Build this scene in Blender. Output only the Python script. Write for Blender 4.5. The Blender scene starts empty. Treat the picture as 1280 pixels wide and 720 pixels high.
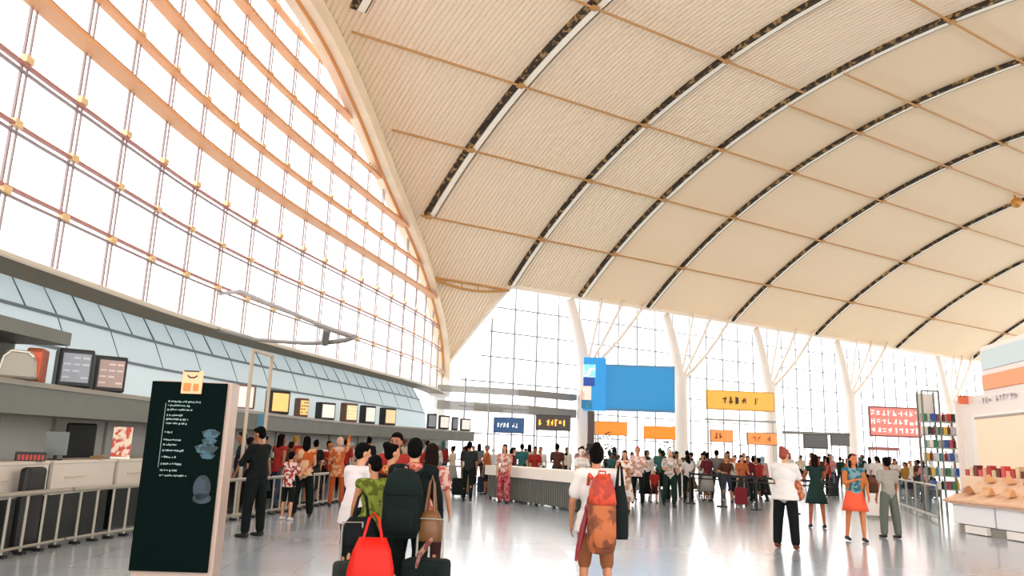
import bpy, bmesh, math, random
from math import sin, cos, pi, radians, sqrt
from mathutils import Vector, Matrix, Quaternion
random.seed(11)
scene = bpy.context.scene
col = scene.collection
V = Vector

# ------------------------------------------------------------------ camera
FPX, PITCH, ROLL, EYE = 965.0, radians(11.7), radians(2.0), 1.55
CF = V((0, cos(PITCH), sin(PITCH))); CU0 = V((0, -sin(PITCH), cos(PITCH))); CR0 = V((1, 0, 0))
CR = CR0 * cos(ROLL) + CU0 * sin(ROLL); CU = -CR0 * sin(ROLL) + CU0 * cos(ROLL)
cam_data = bpy.data.cameras.new('camera'); cam = bpy.data.objects.new('camera', cam_data); col.objects.link(cam)
mw = Matrix((CR, CU, -CF)).transposed().to_4x4(); mw.translation = V((0, 0, EYE)); cam.matrix_world = mw
cam_data.sensor_width = 36.0; cam_data.lens = 36.0 * FPX / 1280.0; cam_data.clip_end = 500; cam_data.clip_start = 0.05
scene.camera = cam
def ray(x, y):
    d = CF * FPX + CR * (x - 640) + CU * (360 - y)
    return d / d.y
def at(x, y, D): return V((0, 0, EYE)) + ray(x, y) * D          # the point D metres into the hall on the sight line of a photo point
def fl(x, y):                                                    # the floor point under a photo point
    d = ray(x, y); return V((0, 0, EYE)) + d * (-EYE / d.z)
def gx(x, D):                                                    # floor point D metres in, in the photo's column x at the horizon
    d = ray(x, 560 + .035 * (x - 640)); return V((d.x * D, D, 0))

# ------------------------------------------------------------------ materials
def lin(c): return tuple((v / 12.92 if v <= .04045 else ((v + .055) / 1.055) ** 2.4) for v in c)
def hexc(h): h = h.lstrip('#'); return lin(tuple(int(h[i:i + 2], 16) / 255 for i in (0, 2, 4)))
MATS = {}
def M(name, h='#888888', rough=.5, metal=0, emit=0, noise=0, scale=8, h2=None, bump=0, alpha=1, spec=.5):
    if name in MATS: return MATS[name]
    m = bpy.data.materials.new(name); m.use_nodes = True; nt = m.node_tree; b = nt.nodes['Principled BSDF']
    c = hexc(h) + (1,)
    b.inputs['Base Color'].default_value = c; b.inputs['Roughness'].default_value = rough
    b.inputs['Metallic'].default_value = metal; b.inputs['Specular IOR Level'].default_value = spec
    if emit: b.inputs['Emission Color'].default_value = c; b.inputs['Emission Strength'].default_value = emit * .42
    if noise or h2:
        tc = nt.nodes.new('ShaderNodeTexCoord'); n = nt.nodes.new('ShaderNodeTexNoise'); n.inputs['Scale'].default_value = scale
        n.inputs['Detail'].default_value = 3
        nt.links.new(tc.outputs['Object'], n.inputs['Vector'])
        r = nt.nodes.new('ShaderNodeValToRGB'); nt.links.new(n.outputs['Fac'], r.inputs['Fac'])
        c2 = hexc(h2) + (1,) if h2 else tuple(v * (1 - noise) for v in c[:3]) + (1,)
        w = .04 if h2 else .2
        r.color_ramp.elements[0].position = .5 - w; r.color_ramp.elements[1].position = .5 + w
        r.color_ramp.elements[0].color = c; r.color_ramp.elements[1].color = c2
        nt.links.new(r.outputs['Color'], b.inputs['Base Color'])
        if bump:
            bp = nt.nodes.new('ShaderNodeBump'); bp.inputs['Strength'].default_value = bump
            nt.links.new(n.outputs['Fac'], bp.inputs['Height']); nt.links.new(bp.outputs['Normal'], b.inputs['Normal'])
    MATS[name] = m; return m
def glass(name, tint='#ffffff', refl=.06):
    if name in MATS: return MATS[name]
    m = bpy.data.materials.new(name); m.use_nodes = True; nt = m.node_tree; nt.nodes.clear()
    o = nt.nodes.new('ShaderNodeOutputMaterial'); t = nt.nodes.new('ShaderNodeBsdfTransparent'); g = nt.nodes.new('ShaderNodeBsdfGlossy')
    t.inputs['Color'].default_value = hexc(tint) + (1,); g.inputs['Roughness'].default_value = .05
    x = nt.nodes.new('ShaderNodeMixShader'); x.inputs[0].default_value = refl
    nt.links.new(t.outputs[0], x.inputs[1]); nt.links.new(g.outputs[0], x.inputs[2]); nt.links.new(x.outputs[0], o.inputs['Surface'])
    MATS[name] = m; return m
def frosted(name, tint, k):
    m = bpy.data.materials.new(name); m.use_nodes = True; nt = m.node_tree; nt.nodes.clear()
    o = nt.nodes.new('ShaderNodeOutputMaterial'); t = nt.nodes.new('ShaderNodeBsdfTranslucent'); g = nt.nodes.new('ShaderNodeBsdfDiffuse')
    t.inputs['Color'].default_value = hexc(tint) + (1,); g.inputs['Color'].default_value = hexc(tint) + (1,)
    x = nt.nodes.new('ShaderNodeMixShader'); x.inputs[0].default_value = k
    nt.links.new(g.outputs[0], x.inputs[1]); nt.links.new(t.outputs[0], x.inputs[2]); nt.links.new(x.outputs[0], o.inputs['Surface'])
    return m
def floor_mat():
    m = bpy.data.materials.new('polished_tiles'); m.use_nodes = True; nt = m.node_tree; b = nt.nodes['Principled BSDF']
    tc = nt.nodes.new('ShaderNodeTexCoord'); mp = nt.nodes.new('ShaderNodeMapping'); mp.inputs['Rotation'].default_value = (0, 0, radians(-4))
    br = nt.nodes.new('ShaderNodeTexBrick'); br.offset = 0; br.inputs['Scale'].default_value = 1
    br.inputs['Brick Width'].default_value = .9; br.inputs['Row Height'].default_value = .9; br.inputs['Mortar Size'].default_value = .006
    br.inputs['Color1'].default_value = hexc('#a6b2be') + (1,); br.inputs['Color2'].default_value = hexc('#acb7c2') + (1,)
    br.inputs['Mortar'].default_value = hexc('#87919b') + (1,)
    nt.links.new(tc.outputs['Object'], mp.inputs['Vector']); nt.links.new(mp.outputs[0], br.inputs['Vector'])
    nt.links.new(br.outputs['Color'], b.inputs['Base Color'])
    n = nt.nodes.new('ShaderNodeTexNoise'); n.inputs['Scale'].default_value = .7; n.inputs['Detail'].default_value = 4
    nt.links.new(mp.outputs[0], n.inputs['Vector'])
    mr = nt.nodes.new('ShaderNodeMapRange'); mr.inputs['To Min'].default_value = .16; mr.inputs['To Max'].default_value = .30
    nt.links.new(n.outputs['Fac'], mr.inputs['Value']); nt.links.new(mr.outputs[0], b.inputs['Roughness'])
    b.inputs['Specular IOR Level'].default_value = 1.0; b.inputs['IOR'].default_value = 1.6
    b.inputs['Coat Weight'].default_value = .5; b.inputs['Coat Roughness'].default_value = .12
    return m

# ------------------------------------------------------------------ mesh helpers
class MB:
    def __init__(s): s.v = []; s.f = []; s.m = []; s.mi = 0
    def quad(s, a, b, c, d):
        n = len(s.v); s.v += [tuple(a), tuple(b), tuple(c), tuple(d)]; s.f.append((n, n + 1, n + 2, n + 3)); s.m.append(s.mi)
    def box(s, c, sz, R=None):
        c = V(c); hx, hy, hz = sz[0] / 2, sz[1] / 2, sz[2] / 2; n = len(s.v)
        for z in (-hz, hz):
            for x, y in ((-hx, -hy), (hx, -hy), (hx, hy), (-hx, hy)):
                p = V((x, y, z)); p = R @ p if R is not None else p; s.v.append(tuple(c + p))
        for q in ((3, 2, 1, 0), (4, 5, 6, 7), (0, 1, 5, 4), (1, 2, 6, 5), (2, 3, 7, 6), (3, 0, 4, 7)):
            s.f.append(tuple(n + i for i in q)); s.m.append(s.mi)
    def beam(s, a, b, w, h, up=(0, 0, 1)):
        a = V(a); b = V(b); d = b - a
        if d.length < 1e-6: return
        d.normalize(); r = d.cross(V(up))
        if r.length < 1e-4: r = d.cross(V((0, 1, 0)))
        r.normalize(); t = r.cross(d); n = len(s.v)
        for p in (a, b):
            for x, y in ((-1, -1), (1, -1), (1, 1), (-1, 1)): s.v.append(tuple(p + r * (x * w / 2) + t * (y * h / 2)))
        for q in ((0, 1, 2, 3), (7, 6, 5, 4), (0, 4, 5, 1), (1, 5, 6, 2), (2, 6, 7, 3), (3, 7, 4, 0)):
            s.f.append(tuple(n + i for i in q)); s.m.append(s.mi)
    def rings(s, R, cap=True):
        n0 = len(s.v); k = len(R[0])
        for r in R: s.v += [tuple(p) for p in r]
        for i in range(len(R) - 1):
            for j in range(k):
                a = n0 + i * k + j; b = n0 + i * k + (j + 1) % k
                s.f.append((a, b, b + k, a + k)); s.m.append(s.mi)
        if cap:
            s.f.append(tuple(n0 + j for j in reversed(range(k)))); s.m.append(s.mi)
            s.f.append(tuple(n0 + (len(R) - 1) * k + j for j in range(k))); s.m.append(s.mi)
    def sweep(s, pts, prof, up=(0, 0, 1), ups=None):
        """prof: list of (side, up) offsets, swept along pts"""
        R = []
        pts = [V(p) for p in pts]
        for i, p in enumerate(pts):
            d = pts[min(i + 1, len(pts) - 1)] - pts[max(i - 1, 0)]; d.normalize()
            u = V(ups[i]) if ups else V(up); r = d.cross(u); r.normalize(); t = r.cross(d)
            R.append([p + r * a + t * b for a, b in prof])
        s.rings(R)
    def tube(s, pts, r, n=8):
        pts = [V(p) for p in pts]; rr = r if isinstance(r, (list, tuple)) else [r] * len(pts); R = []
        for i, p in enumerate(pts):
            d = pts[min(i + 1, len(pts) - 1)] - pts[max(i - 1, 0)]; d.normalize()
            u = V((0, 0, 1)) if abs(d.z) < .9 else V((0, 1, 0)); a = d.cross(u); a.normalize(); b = a.cross(d)
            R.append([p + (a * cos(2 * pi * j / n) + b * sin(2 * pi * j / n)) * rr[i] for j in range(n)])
        s.rings(R)
    def cap(s, a, b, ra, rb, n=10):                              # tapered limb with round ends
        a = V(a); b = V(b); d = b - a; L = d.length
        if L < 1e-5: d = V((0, 0, 1))
        else: d.normalize()
        pts = [a - d * ra * .97, a - d * ra * .7, a, b, b + d * rb * .7, b + d * rb * .97]
        s.tube(pts, [ra * .22, ra * .72, ra, rb, rb * .72, rb * .22], n)
    def ell(s, c, r, n=12, R=None):
        c = V(c); Rg = []
        for i in range(1, n // 2 + 2):
            ph = -pi / 2 + pi * (i - .5) / (n // 2 + 1)
            ring = []
            for j in range(n):
                p = V((r[0] * cos(ph) * cos(2 * pi * j / n), r[1] * cos(ph) * sin(2 * pi * j / n), r[2] * sin(ph)))
                ring.append(c + (R @ p if R is not None else p))
            Rg.append(ring)
        s.rings(Rg)
    def loft(s, L, n=16):                                        # L: (centre, rx, ry)
        s.rings([[V(c) + V((rx * cos(2 * pi * j / n), ry * sin(2 * pi * j / n), 0)) for j in range(n)] for c, rx, ry in L])
    def mesh(s, name, mats):
        me = bpy.data.meshes.new(name); me.from_pydata(s.v, [], s.f)
        for m in (mats if isinstance(mats, (list, tuple)) else [mats]): me.materials.append(m)
        me.polygons.foreach_set('material_index', s.m); me.update(); return me
    def build(s, name, mats, parent=None, smooth=False, fix=True, bevel=0):
        me = s.mesh(name, mats)
        if fix:
            bm = bmesh.new(); bm.from_mesh(me); bmesh.ops.recalc_face_normals(bm, faces=bm.faces)
            bm.to_mesh(me); bm.free()
        if smooth: me.polygons.foreach_set('use_smooth', [True] * len(me.polygons))
        o = bpy.data.objects.new(name, me); col.objects.link(o)
        if parent: o.parent = parent
        if bevel:
            b = o.modifiers.new('bevel', 'BEVEL'); b.width = bevel; b.segments = 2; b.limit_method = 'ANGLE'
        return o
def fuse(mb, voxel):
    me = mb.mesh('tmp', []); o = bpy.data.objects.new('tmp', me); col.objects.link(o)
    r = o.modifiers.new('r', 'REMESH'); r.mode = 'VOXEL'; r.voxel_size = voxel; r.use_smooth_shade = True
    sm = o.modifiers.new('s', 'SMOOTH'); sm.factor = .5; sm.iterations = 2
    dg = bpy.context.evaluated_depsgraph_get(); out = bpy.data.meshes.new_from_object(o.evaluated_get(dg))
    bpy.data.objects.remove(o); bpy.data.meshes.remove(me); return out
def link(name, me, parent=None, mat=None):
    o = bpy.data.objects.new(name, me); col.objects.link(o)
    if parent: o.parent = parent
    if mat:
        if not me.materials: me.materials.append(mat)
        o.material_slots[0].link = 'OBJECT'; o.material_slots[0].material = mat
    return o
def tag(o, label=None, cat=None, group=None, kind=None):
    if label: o['label'] = label
    if cat: o['category'] = cat
    if group: o['group'] = group
    if kind: o['kind'] = kind
    return o
def empty(name, loc, rz=0):
    o = bpy.data.objects.new(name, None); col.objects.link(o); o.location = loc; o.rotation_euler = (0, 0, rz); o.empty_display_size = .1
    return o
def struct(o, label): return tag(o, label, None, None, 'structure')
KIDS = {}
def copy_tree(o, parent=None):
    c = o.copy(); col.objects.link(c)
    if parent: c.parent = parent
    for ch in list(o.children): copy_tree(ch, c)
    return c
RZ = lambda a: Matrix.Rotation(a, 3, 'Z')

# ------------------------------------------------------------------ world, light
w = bpy.data.worlds.new('sky'); scene.world = w; w.use_nodes = True
bg = w.node_tree.nodes['Background']; bg.inputs['Color'].default_value = (1.0, .985, .97, 1); bg.inputs['Strength'].default_value = 1.15
scene.view_settings.view_transform = 'Standard'; scene.view_settings.look = 'None'; scene.view_settings.exposure = 1.75
scene.view_settings.gamma = 1; scene.view_settings.use_curve_mapping = False
scene.cycles.max_bounces = 8; scene.cycles.transparent_max_bounces = 24; scene.cycles.diffuse_bounces = 5
scene.cycles.sample_clamp_indirect = 6

# ------------------------------------------------------------------ hall geometry
U = V((.853, .522, 0)).normalized(); W = V((U.y, -U.x, 0)); E0 = V((0, 40, 0))
VR, VS, VZ = 32.8, 20.0, 16.7
def zs(s): return VZ - VR + sqrt(max(VR * VR - (s - VS) ** 2, 1))
def rp(s, t, dz=0):                                             # point of the vaulted ceiling
    p = E0 + W * s + U * t; p.z = zs(s) + dz; return p
def rn(s):                                                       # downward normal of the vault
    a = V((0, 0, VZ - VR)); n = W * (s - VS); n.z = zs(s) - (VZ - VR); n.normalize(); return -n
ARCH = [(-4.9, -1.45), (-4.65, -1.5), (-3.25, -2.3), (-1.2, -3.9), (1.3, -6.1), (3.75, -8.4), (4.1, -8.8), (7.1, -11.2), (9.9, -13.6), (10.7, -14.1), (13.8, -17.6), (18.6, -21.3), (25, -25.6), (33, -31), (40, -36)]
def interp(T, x, a=0, b=1):
    if x <= T[0][a]: return T[0][b]
    for p, q in zip(T[:-1], T[1:]):
        if p[a] <= x <= q[a]: return p[b] + (q[b] - p[b]) * (x - p[a]) / (q[a] - p[a])
    return T[-1][b]
def _ck(P):
    for _ in range(3):
        Q = [P[0]]
        for a, b in zip(P[:-1], P[1:]): Q += [(a[0] * .75 + b[0] * .25, a[1] * .75 + b[1] * .25), (a[0] * .25 + b[0] * .75, a[1] * .25 + b[1] * .75)]
        P = Q + [P[-1]]
    return P
ARCH = _ck(ARCH)
def t_arch(s): return interp(ARCH, s)
ARCH_R = sorted([(t, s) for s, t in ARCH])
TIP = [(-1.55, -4.9), (-1.45, -4.1), (-.75, -2.0), (-.15, 0)]
def s_min(t):
    if t >= -.15: return 0
    if t > -1.5: return interp(TIP, t)
    return max(interp(ARCH_R, t), -4.9)
PLAN = [(-8.7, -2), (-8.65, 6), (-8.55, 12.5), (-8.45, 13.9), (-8.36, 15.5), (-8.15, 18.8), (-7.45, 23.2), (-6.3, 28.1), (-5.4, 32), (-4.55, 35.7), (-3.97, 39), (-3.66, 42), (-3.62, 43.5)]
def chaikin(P, k=2):
    for _ in range(k):
        Q = [P[0]]
        for a, b in zip(P[:-1], P[1:]):
            Q += [(a[0] * .75 + b[0] * .25, a[1] * .75 + b[1] * .25), (a[0] * .25 + b[0] * .75, a[1] * .25 + b[1] * .75)]
        Q.append(P[-1]); P = Q
    return P
PLANS = chaikin(PLAN, 2)
def plan_at(y):                                                  # wall point and inward normal for a given y
    for a, b in zip(PLANS[:-1], PLANS[1:]):
        if a[1] <= y <= b[1] or b is PLANS[-1]:
            k = (y - a[1]) / (b[1] - a[1]); d = V((b[0] - a[0], b[1] - a[1], 0)).normalized()
            return V((a[0] + (b[0] - a[0]) * k, y, 0)), V((d.y, -d.x, 0)), d
def arclen():
    L = [0]
    for a, b in zip(PLANS[:-1], PLANS[1:]): L.append(L[-1] + math.hypot(b[0] - a[0], b[1] - a[1]))
    return L
AL = arclen()
def plan_len(l):
    for i in range(len(AL) - 1):
        if AL[i] <= l <= AL[i + 1]:
            k = (l - AL[i]) / (AL[i + 1] - AL[i]); y = PLANS[i][1] + (PLANS[i + 1][1] - PLANS[i][1]) * k
            return plan_at(y)
    return plan_at(PLANS[-1][1])
def arch_z(y):                                                   # height of the arch above a wall point
    p = plan_at(y)[0]; r = p - E0; s = r.dot(W)
    z = zs(s) if s > -4.9 else 5.1
    return z

# floor
mb = MB(); mb.box((25, 33, -.15), (120, 90, .3))
struct(mb.build('floor', floor_mat()), 'pale grey polished tile floor reflecting the windows')

# ceiling: ribbed sheets near the glass wall, smooth sheets beyond
cream_ribbed = M('ribbed_ceiling', '#f4dfc3', .75)
cream_smooth = M('smooth_ceiling', '#f3d7b2', .7, noise=.03, scale=.3)
mb = MB(); pitch = .2; t = -31.0
while t < 4.2:
    prof = [(0, 0), (.12, 0), (.135, .06), (.185, .06), (.2, 0)]
    for (a, za), (b, zb) in zip(prof[:-1], prof[1:]):
        ta, tb = t + a, t + b; sa, sb = s_min(ta), s_min(tb)
        n = 34; prev = None
        for i in range(n + 1):
            s1 = sa + (40 - sa) * i / n; s2 = sb + (40 - sb) * i / n
            A = rp(s1, ta, za); B = rp(s2, tb, zb)
            if prev: mb.quad(prev[0], prev[1], B, A)
            prev = (A, B)
    t += pitch
RIB_T = [-13.6, -6.6, -.3, 4.3, 9.3, 16.4, 24.6, 34.0, 44.3, 54.5]
o = mb.build('ceiling', cream_ribbed, fix=False)
struct(o, 'cream ribbed vaulted ceiling beside the glass wall')
mb = MB()
for i in range(29):
    t0 = 4.2 + i * 2; 
    for j in range(40): mb.quad(rp(j, t0), rp(j, t0 + 2), rp(j + 1, t0 + 2), rp(j + 1, t0))
bm_ = mb.build('ceiling', cream_smooth, fix=False); 
bm2 = bmesh.new(); bm2.from_mesh(bm_.data); bmesh.ops.remove_doubles(bm2, verts=bm2.verts, dist=.001); bm2.to_mesh(bm_.data); bm2.free()
bm_.data.polygons.foreach_set('use_smooth', [True] * len(bm_.data.polygons))
struct(bm_, 'smooth cream vaulted ceiling over the far side of the hall')
mb = MB()                                                         # outer skin above
for i in range(46):
    t0 = -31 + i * 2
    for j in range(40): mb.quad(rp(j, t0, .5), rp(j + 1, t0, .5), rp(j + 1, t0 + 2, .5), rp(j, t0 + 2, .5))
# only where the inner skin exists
mb2 = MB()
for q in mb.f:
    P = [V(mb.v[i]) for i in q]; c = sum(P, V()) / 4; r = c - E0; s, t = r.dot(W), r.dot(U)
    if t > t_arch(s) + 1.2: mb2.quad(*P)
struct(mb2.build('ceiling', M('roof_metal', '#c9c4bc', .6), fix=False), 'outer roof skin above the ceiling')
# eave trim
mb = MB(); mb.sweep([rp(0, -.15 + i * 2) for i in range(31)], [(-.12, -.1), (.12, -.1), (.12, .12), (-.12, .12)])
struct(mb.build('trim_1', M('eave', '#efe2cf', .5)), 'slim cream trim along the ceiling edge above the far windows')
mb = MB(); mb.sweep([rp(s, t) for t, s in ((-1.55, -4.9), (-1.45, -4.1), (-1.1, -3.1), (-.75, -2.0), (-.45, -1), (-.15, 0))], [(-.1, -.14), (.1, -.14), (.1, .1), (-.1, .1)])
struct(mb.build('trim_2', M('eave', '#efe2cf', .5)), 'cream edge trim running down to the arch foot')

# ribs: dark openwork channel, cream flange, thin dark line
def truss_mat():
    m = bpy.data.materials.new('dark_truss'); m.use_nodes = True; nt = m.node_tree; b = nt.nodes['Principled BSDF']
    tc = nt.nodes.new('ShaderNodeTexCoord'); n = nt.nodes.new('ShaderNodeTexNoise'); n.inputs['Scale'].default_value = 4.5; n.inputs['Detail'].default_value = 5
    nt.links.new(tc.outputs['Object'], n.inputs['Vector']); r = nt.nodes.new('ShaderNodeValToRGB'); nt.links.new(n.outputs['Fac'], r.inputs['Fac'])
    r.color_ramp.elements[0].position = .52; r.color_ramp.elements[1].position = .62
    r.color_ramp.elements[0].color = hexc('#2e2010') + (1,); r.color_ramp.elements[1].color = hexc('#a5834f') + (1,)
    nt.links.new(r.outputs['Color'], b.inputs['Base Color']); b.inputs['Roughness'].default_value = .7; return m
TR = truss_mat(); flange = M('rib_flange', '#fdf3df', .45); dark = M('rib_dark', '#38270f', .6); tan = M('purlin', '#c08c4e', .5)
def rib(k, t, s0, s1, sc=1.0):
    root = empty('ceiling_rib', (0, 0, 0))
    N = 34; S = [s0 + (s1 - s0) * i / N for i in range(N + 1)]
    def strip(off, w, h, drop):
        m = MB(); P = []; ups = []
        for s in S: P.append(rp(s, t + off) + rn(s) * (drop + h / 2)); ups.append(-rn(s))
        m.sweep(P, [(-w / 2, -h / 2), (w / 2, -h / 2), (w / 2, h / 2), (-w / 2, h / 2)], ups=ups); return m
    strip(0, .15 * sc, .18, -.02).build('truss', TR, root)
    strip(.185 * sc, .18 * sc, .15, .0).build('flange', flange, root)
    strip(.29 * sc, .04, .15, .0).build('edge_channel', dark, root)
    return root
ORD = ['short stub next to the glass wall arch', 'closest to the glass wall arch', 'second along from the glass wall arch', 'third along from the glass wall arch', 'fourth along from the glass wall arch',
       'fifth along, over the yellow hanging sign', 'sixth along from the glass wall arch', 'seventh along, ending over the red sign', 'eighth along, ending over the shop rack', 'last along, above the orange shop']
for k, t in enumerate(RIB_T):
    s0 = {0: 11.6, 1: 3.0}.get(k, .15)
    tag(rib(k, t, s0, 39, 1.45 if k < 2 else 1.15 if k < 4 else .9), 'dark openwork ceiling rib with cream flange, ' + ORD[k], 'roof rib', 'curved ribs under the vaulted ceiling', 'thing')
def purlin(s, t0, t1, lab, r=.045):
    m = MB(); N = max(6, int((t1 - t0) / 2))
    P = [rp(s, t0 + (t1 - t0) * i / N) + rn(s) * .225 for i in range(N + 1)]
    m.tube(P, r, 6)
    for tt in RIB_T:
        if t0 < tt < t1: m.box(rp(s, tt + .08) + rn(s) * .225, (.26, .22, .07), Matrix((U, rn(s).cross(U), rn(s))).transposed())
    tag(m.build('ceiling_purlin', tan), lab, 'purlin', 'tan cross bars under the vaulted ceiling', 'thing')
for s, t0, t1, lab in [(3.0, -7.6, 60, 'tan cross bar nearest the far windows, running the whole ceiling'), (6.87, -10.8, 60, 'tan cross bar second from the far windows'),
                       (10.72, -14.0, 60, 'tan cross bar third from the far windows, meeting the arch high up'), (15.3, -18.5, 4.2, 'tan cross bar fourth from the far windows, on the ribbed ceiling only'),
                       (14.35, 4.5, 60, 'tan cross bar on the smooth ceiling, between the third and fifth from its edge'), (17.0, 4.5, 60, 'tan cross bar on the smooth ceiling, fifth from the far windows'),
                       (21.3, -23, 60, 'tan cross bar highest in the ceiling'), (26, -26, 60, 'tan cross bar just past the top of the vault'), (31, -29, 60, 'tan cross bar on the near slope of the vault'), (36, -32, 60, 'tan cross bar over the entrance side of the hall')]:
    purlin(s, t0 + .7 if t0 < 0 else t0, t1, lab)
# bowed twin bar by the arch (s ~ 0)
m = MB(); A = rp(-.05, -4.9) + rn(0) * .2; B = rp(-.1, -.2) + rn(0) * .2
for dz in (.02, -.32):
    m.tube([A.lerp(B, i / 10) + V((0, 0, dz * sin(pi * i / 10))) for i in range(11)], .07, 6)
for i in (2, 4, 6, 8): p = A.lerp(B, i / 10); m.beam(p, p + V((0, 0, -.32 * sin(pi * i / 10))), .06, .06)
tag(m.build('tie_truss', tan), 'bowed golden twin bar across the ceiling corner above the arch foot', 'truss')
# lamp at a rib crossing
m = MB(); p = rp(14.0, 23.6) + rn(14) * .5; m.ell(p, (.3, .3, .3), 14)
m.beam(p, p - rn(14) * .45, .08, .08)
tag(m.build('globe_lamp', M('gold_lamp', '#c98f45', .3, .3), smooth=True), 'small golden globe fitting at a ceiling rib crossing', 'lamp')
# faint pale strip seams on the smooth ceiling
# ------------------------------------------------------------------ arch beam
AP = []
for i in range(60):
    s = -4.9 + (32 + 4.9) * (i / 59) ** 1.15
    AP.append(rp(s, t_arch(s)))
def smooth_pts(P, k=6):
    for _ in range(k): P = [P[0]] + [(P[i - 1] + P[i] * 2 + P[i + 1]) / 4 for i in range(1, len(P) - 1)] + [P[-1]]
    return P
AP = smooth_pts(AP)
R = []
for i, p in enumerate(AP):
    d = (AP[min(i + 1, 59)] - AP[max(i - 1, 0)]).normalized()
    yv = min(max(p.y, 0), 43); nrm = plan_at(yv)[1]
    side = d.cross(nrm).normalized()                             # in the wall plane, away from the ceiling
    if side.z > 0: side = -side
    s_ = (p - E0).dot(W)
    wd = .22 + .62 * min(1, (i / 20))
    R.append([p + V((0, 0, .05)) + nrm * .35, p + side * wd + nrm * .5, p + side * wd - nrm * .3, p - nrm * .3 + V((0, 0, .05))])
mb = MB(); mb.rings(R)
arch = mb.build('arch_beam', M('arch_white', '#f6e3c4', .45, noise=.12, scale=1.2))
tag(arch, 'great cream curved arch beam between the glass wall and ceiling', 'arch beam', None, 'thing')
mb = MB(); Q = [(r[1] * .5 + r[2] * .5) for r in R]
mb.tube(Q, .07, 6); mb.build('edge_tube', M('arch_orange', '#d08a45', .5), arch)
# arch pier from sill down to floor
mb = MB(); foot = AP[0]
mb.rings([[foot + V((a * .3, b * .3, z - foot.z)) for a, b in ((-1, -1), (1, -1), (1, 1), (-1, 1))] for z in (0, 4.3)])
mb.rings([[V((foot.x, foot.y, z)) + V((a * r_, b * r_, 0)) for a, b in ((-1, -1), (1, -1), (1, 1), (-1, 1))] for z, r_ in ((4.2, .55), (4.6, .6), (5.4, .35))])
tag(mb.build('arch_pier', M('pier_white', '#ddd8cf', .6)), 'pale pier carrying the foot of the cream arch', 'pier')

# ------------------------------------------------------------------ glass wall on the curved plan
SILL = 4.45
win = empty('window_1', (0, 0, 0)); struct(win, 'tall curved glass wall with warm-shade orange fins and white mullions')
white = M('mullion_white', '#efe9e6', .45); rose = M('mullion_edge', '#b4766a', .5); fin = M('fin_warm_shade', '#e3a26c', .55); node = M('node_gold', '#e5c08c', .4)  # deep fins: warm shade of their undersides is put into the orange colour
mull_l = []
l = 1.0
YL = {}
base_l = None
# measured: one mullion line at y = 13.9
for i, a in enumerate(PLANS[:-1]):
    if a[1] <= 13.9 <= PLANS[i + 1][1]: base_l = AL[i] + (AL[i + 1] - AL[i]) * (13.9 - a[1]) / (PLANS[i + 1][1] - a[1])
STEP = 1.6
ks = [base_l + k * STEP for k in range(-9, 25) if 0 < base_l + k * STEP < AL[-1] - .4]
mb = MB(); prev = None
for i in range(120):
    y = -2 + 45.4 * i / 119; p, n, d = plan_at(y); q = p - n * .12; z1 = arch_z(y)
    if prev: mb.quad((prev[0].x, prev[0].y, SILL), (q.x, q.y, SILL), (q.x, q.y, z1), (prev[0].x, prev[0].y, prev[1]))
    prev = (q, z1)
mb.build('glazing', glass('hall_glass'), win, fix=False)
for l in ks:
    p, n, d = plan_len(l); z1 = arch_z(p.y) - .05
    if z1 < SILL + .4: continue
    m = MB(); R_ = Matrix((d, n, V((0, 0, 1)))).transposed(); c = (SILL + z1) / 2; h = z1 - SILL
    m.mi = 1
    m.box(p + V((0, 0, c)) + d * .075 + n * .02, (.03, .035, h), R_); m.box(p + V((0, 0, c)) - d * .075 + n * .02, (.042, .045, h), R_)
    m.mi = 2
    for k in range(0, 12):
        z = SILL + 1.02 + 1.17 * k - (.0 if k else 0)
        if z < z1: m.box(p + V((0, 0, z)) + n * .05, (.2, .12, .13), R_)
    m.build('mullion', [white, M('mullion_line', '#93807f', .5), node], win)
k = 0; TZ = [5.47, 6.55, 7.62, 8.82, 9.97, 11.14, 12.34, 13.5, 14.65, 15.8]
for k, z in enumerate(TZ):
    ys = [y_ / 4 for y_ in range(-8, 175) if arch_z(y_ / 4) > z + .02]
    runs = []; 
    # continuous run from the near end to where the arch cuts it
    run = []
    for y_ in ys:
        if run and y_ - run[-1] > .3: runs.append(run); run = []
        run.append(y_)
    runs.append(run)
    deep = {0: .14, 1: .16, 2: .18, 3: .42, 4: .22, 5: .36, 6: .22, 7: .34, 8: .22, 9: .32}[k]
    m = MB()
    for run in runs:
        if len(run) < 3: continue
        P = [plan_at(y_)[0] + plan_at(y_)[1] * (deep / 2 - .02) + V((0, 0, z)) for y_ in run]
        if k < 3:
            m.mi = 3; m.sweep([p - V((0, 0, .065)) for p in P], [(-.03, -.02), (.03, -.02), (.03, .02), (-.03, .02)])
            m.mi = 1; m.sweep([p + V((0, 0, .065)) for p in P], [(-.045, -.026), (.045, -.026), (.045, .026), (-.045, .026)])
        else:
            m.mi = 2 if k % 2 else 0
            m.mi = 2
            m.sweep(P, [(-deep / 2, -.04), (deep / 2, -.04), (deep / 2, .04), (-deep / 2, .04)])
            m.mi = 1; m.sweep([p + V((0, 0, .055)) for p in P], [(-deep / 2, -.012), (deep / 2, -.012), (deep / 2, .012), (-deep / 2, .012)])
    m.build('transom', [white, rose, fin, M('mullion_line', '#93807f', .5)], win)
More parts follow.
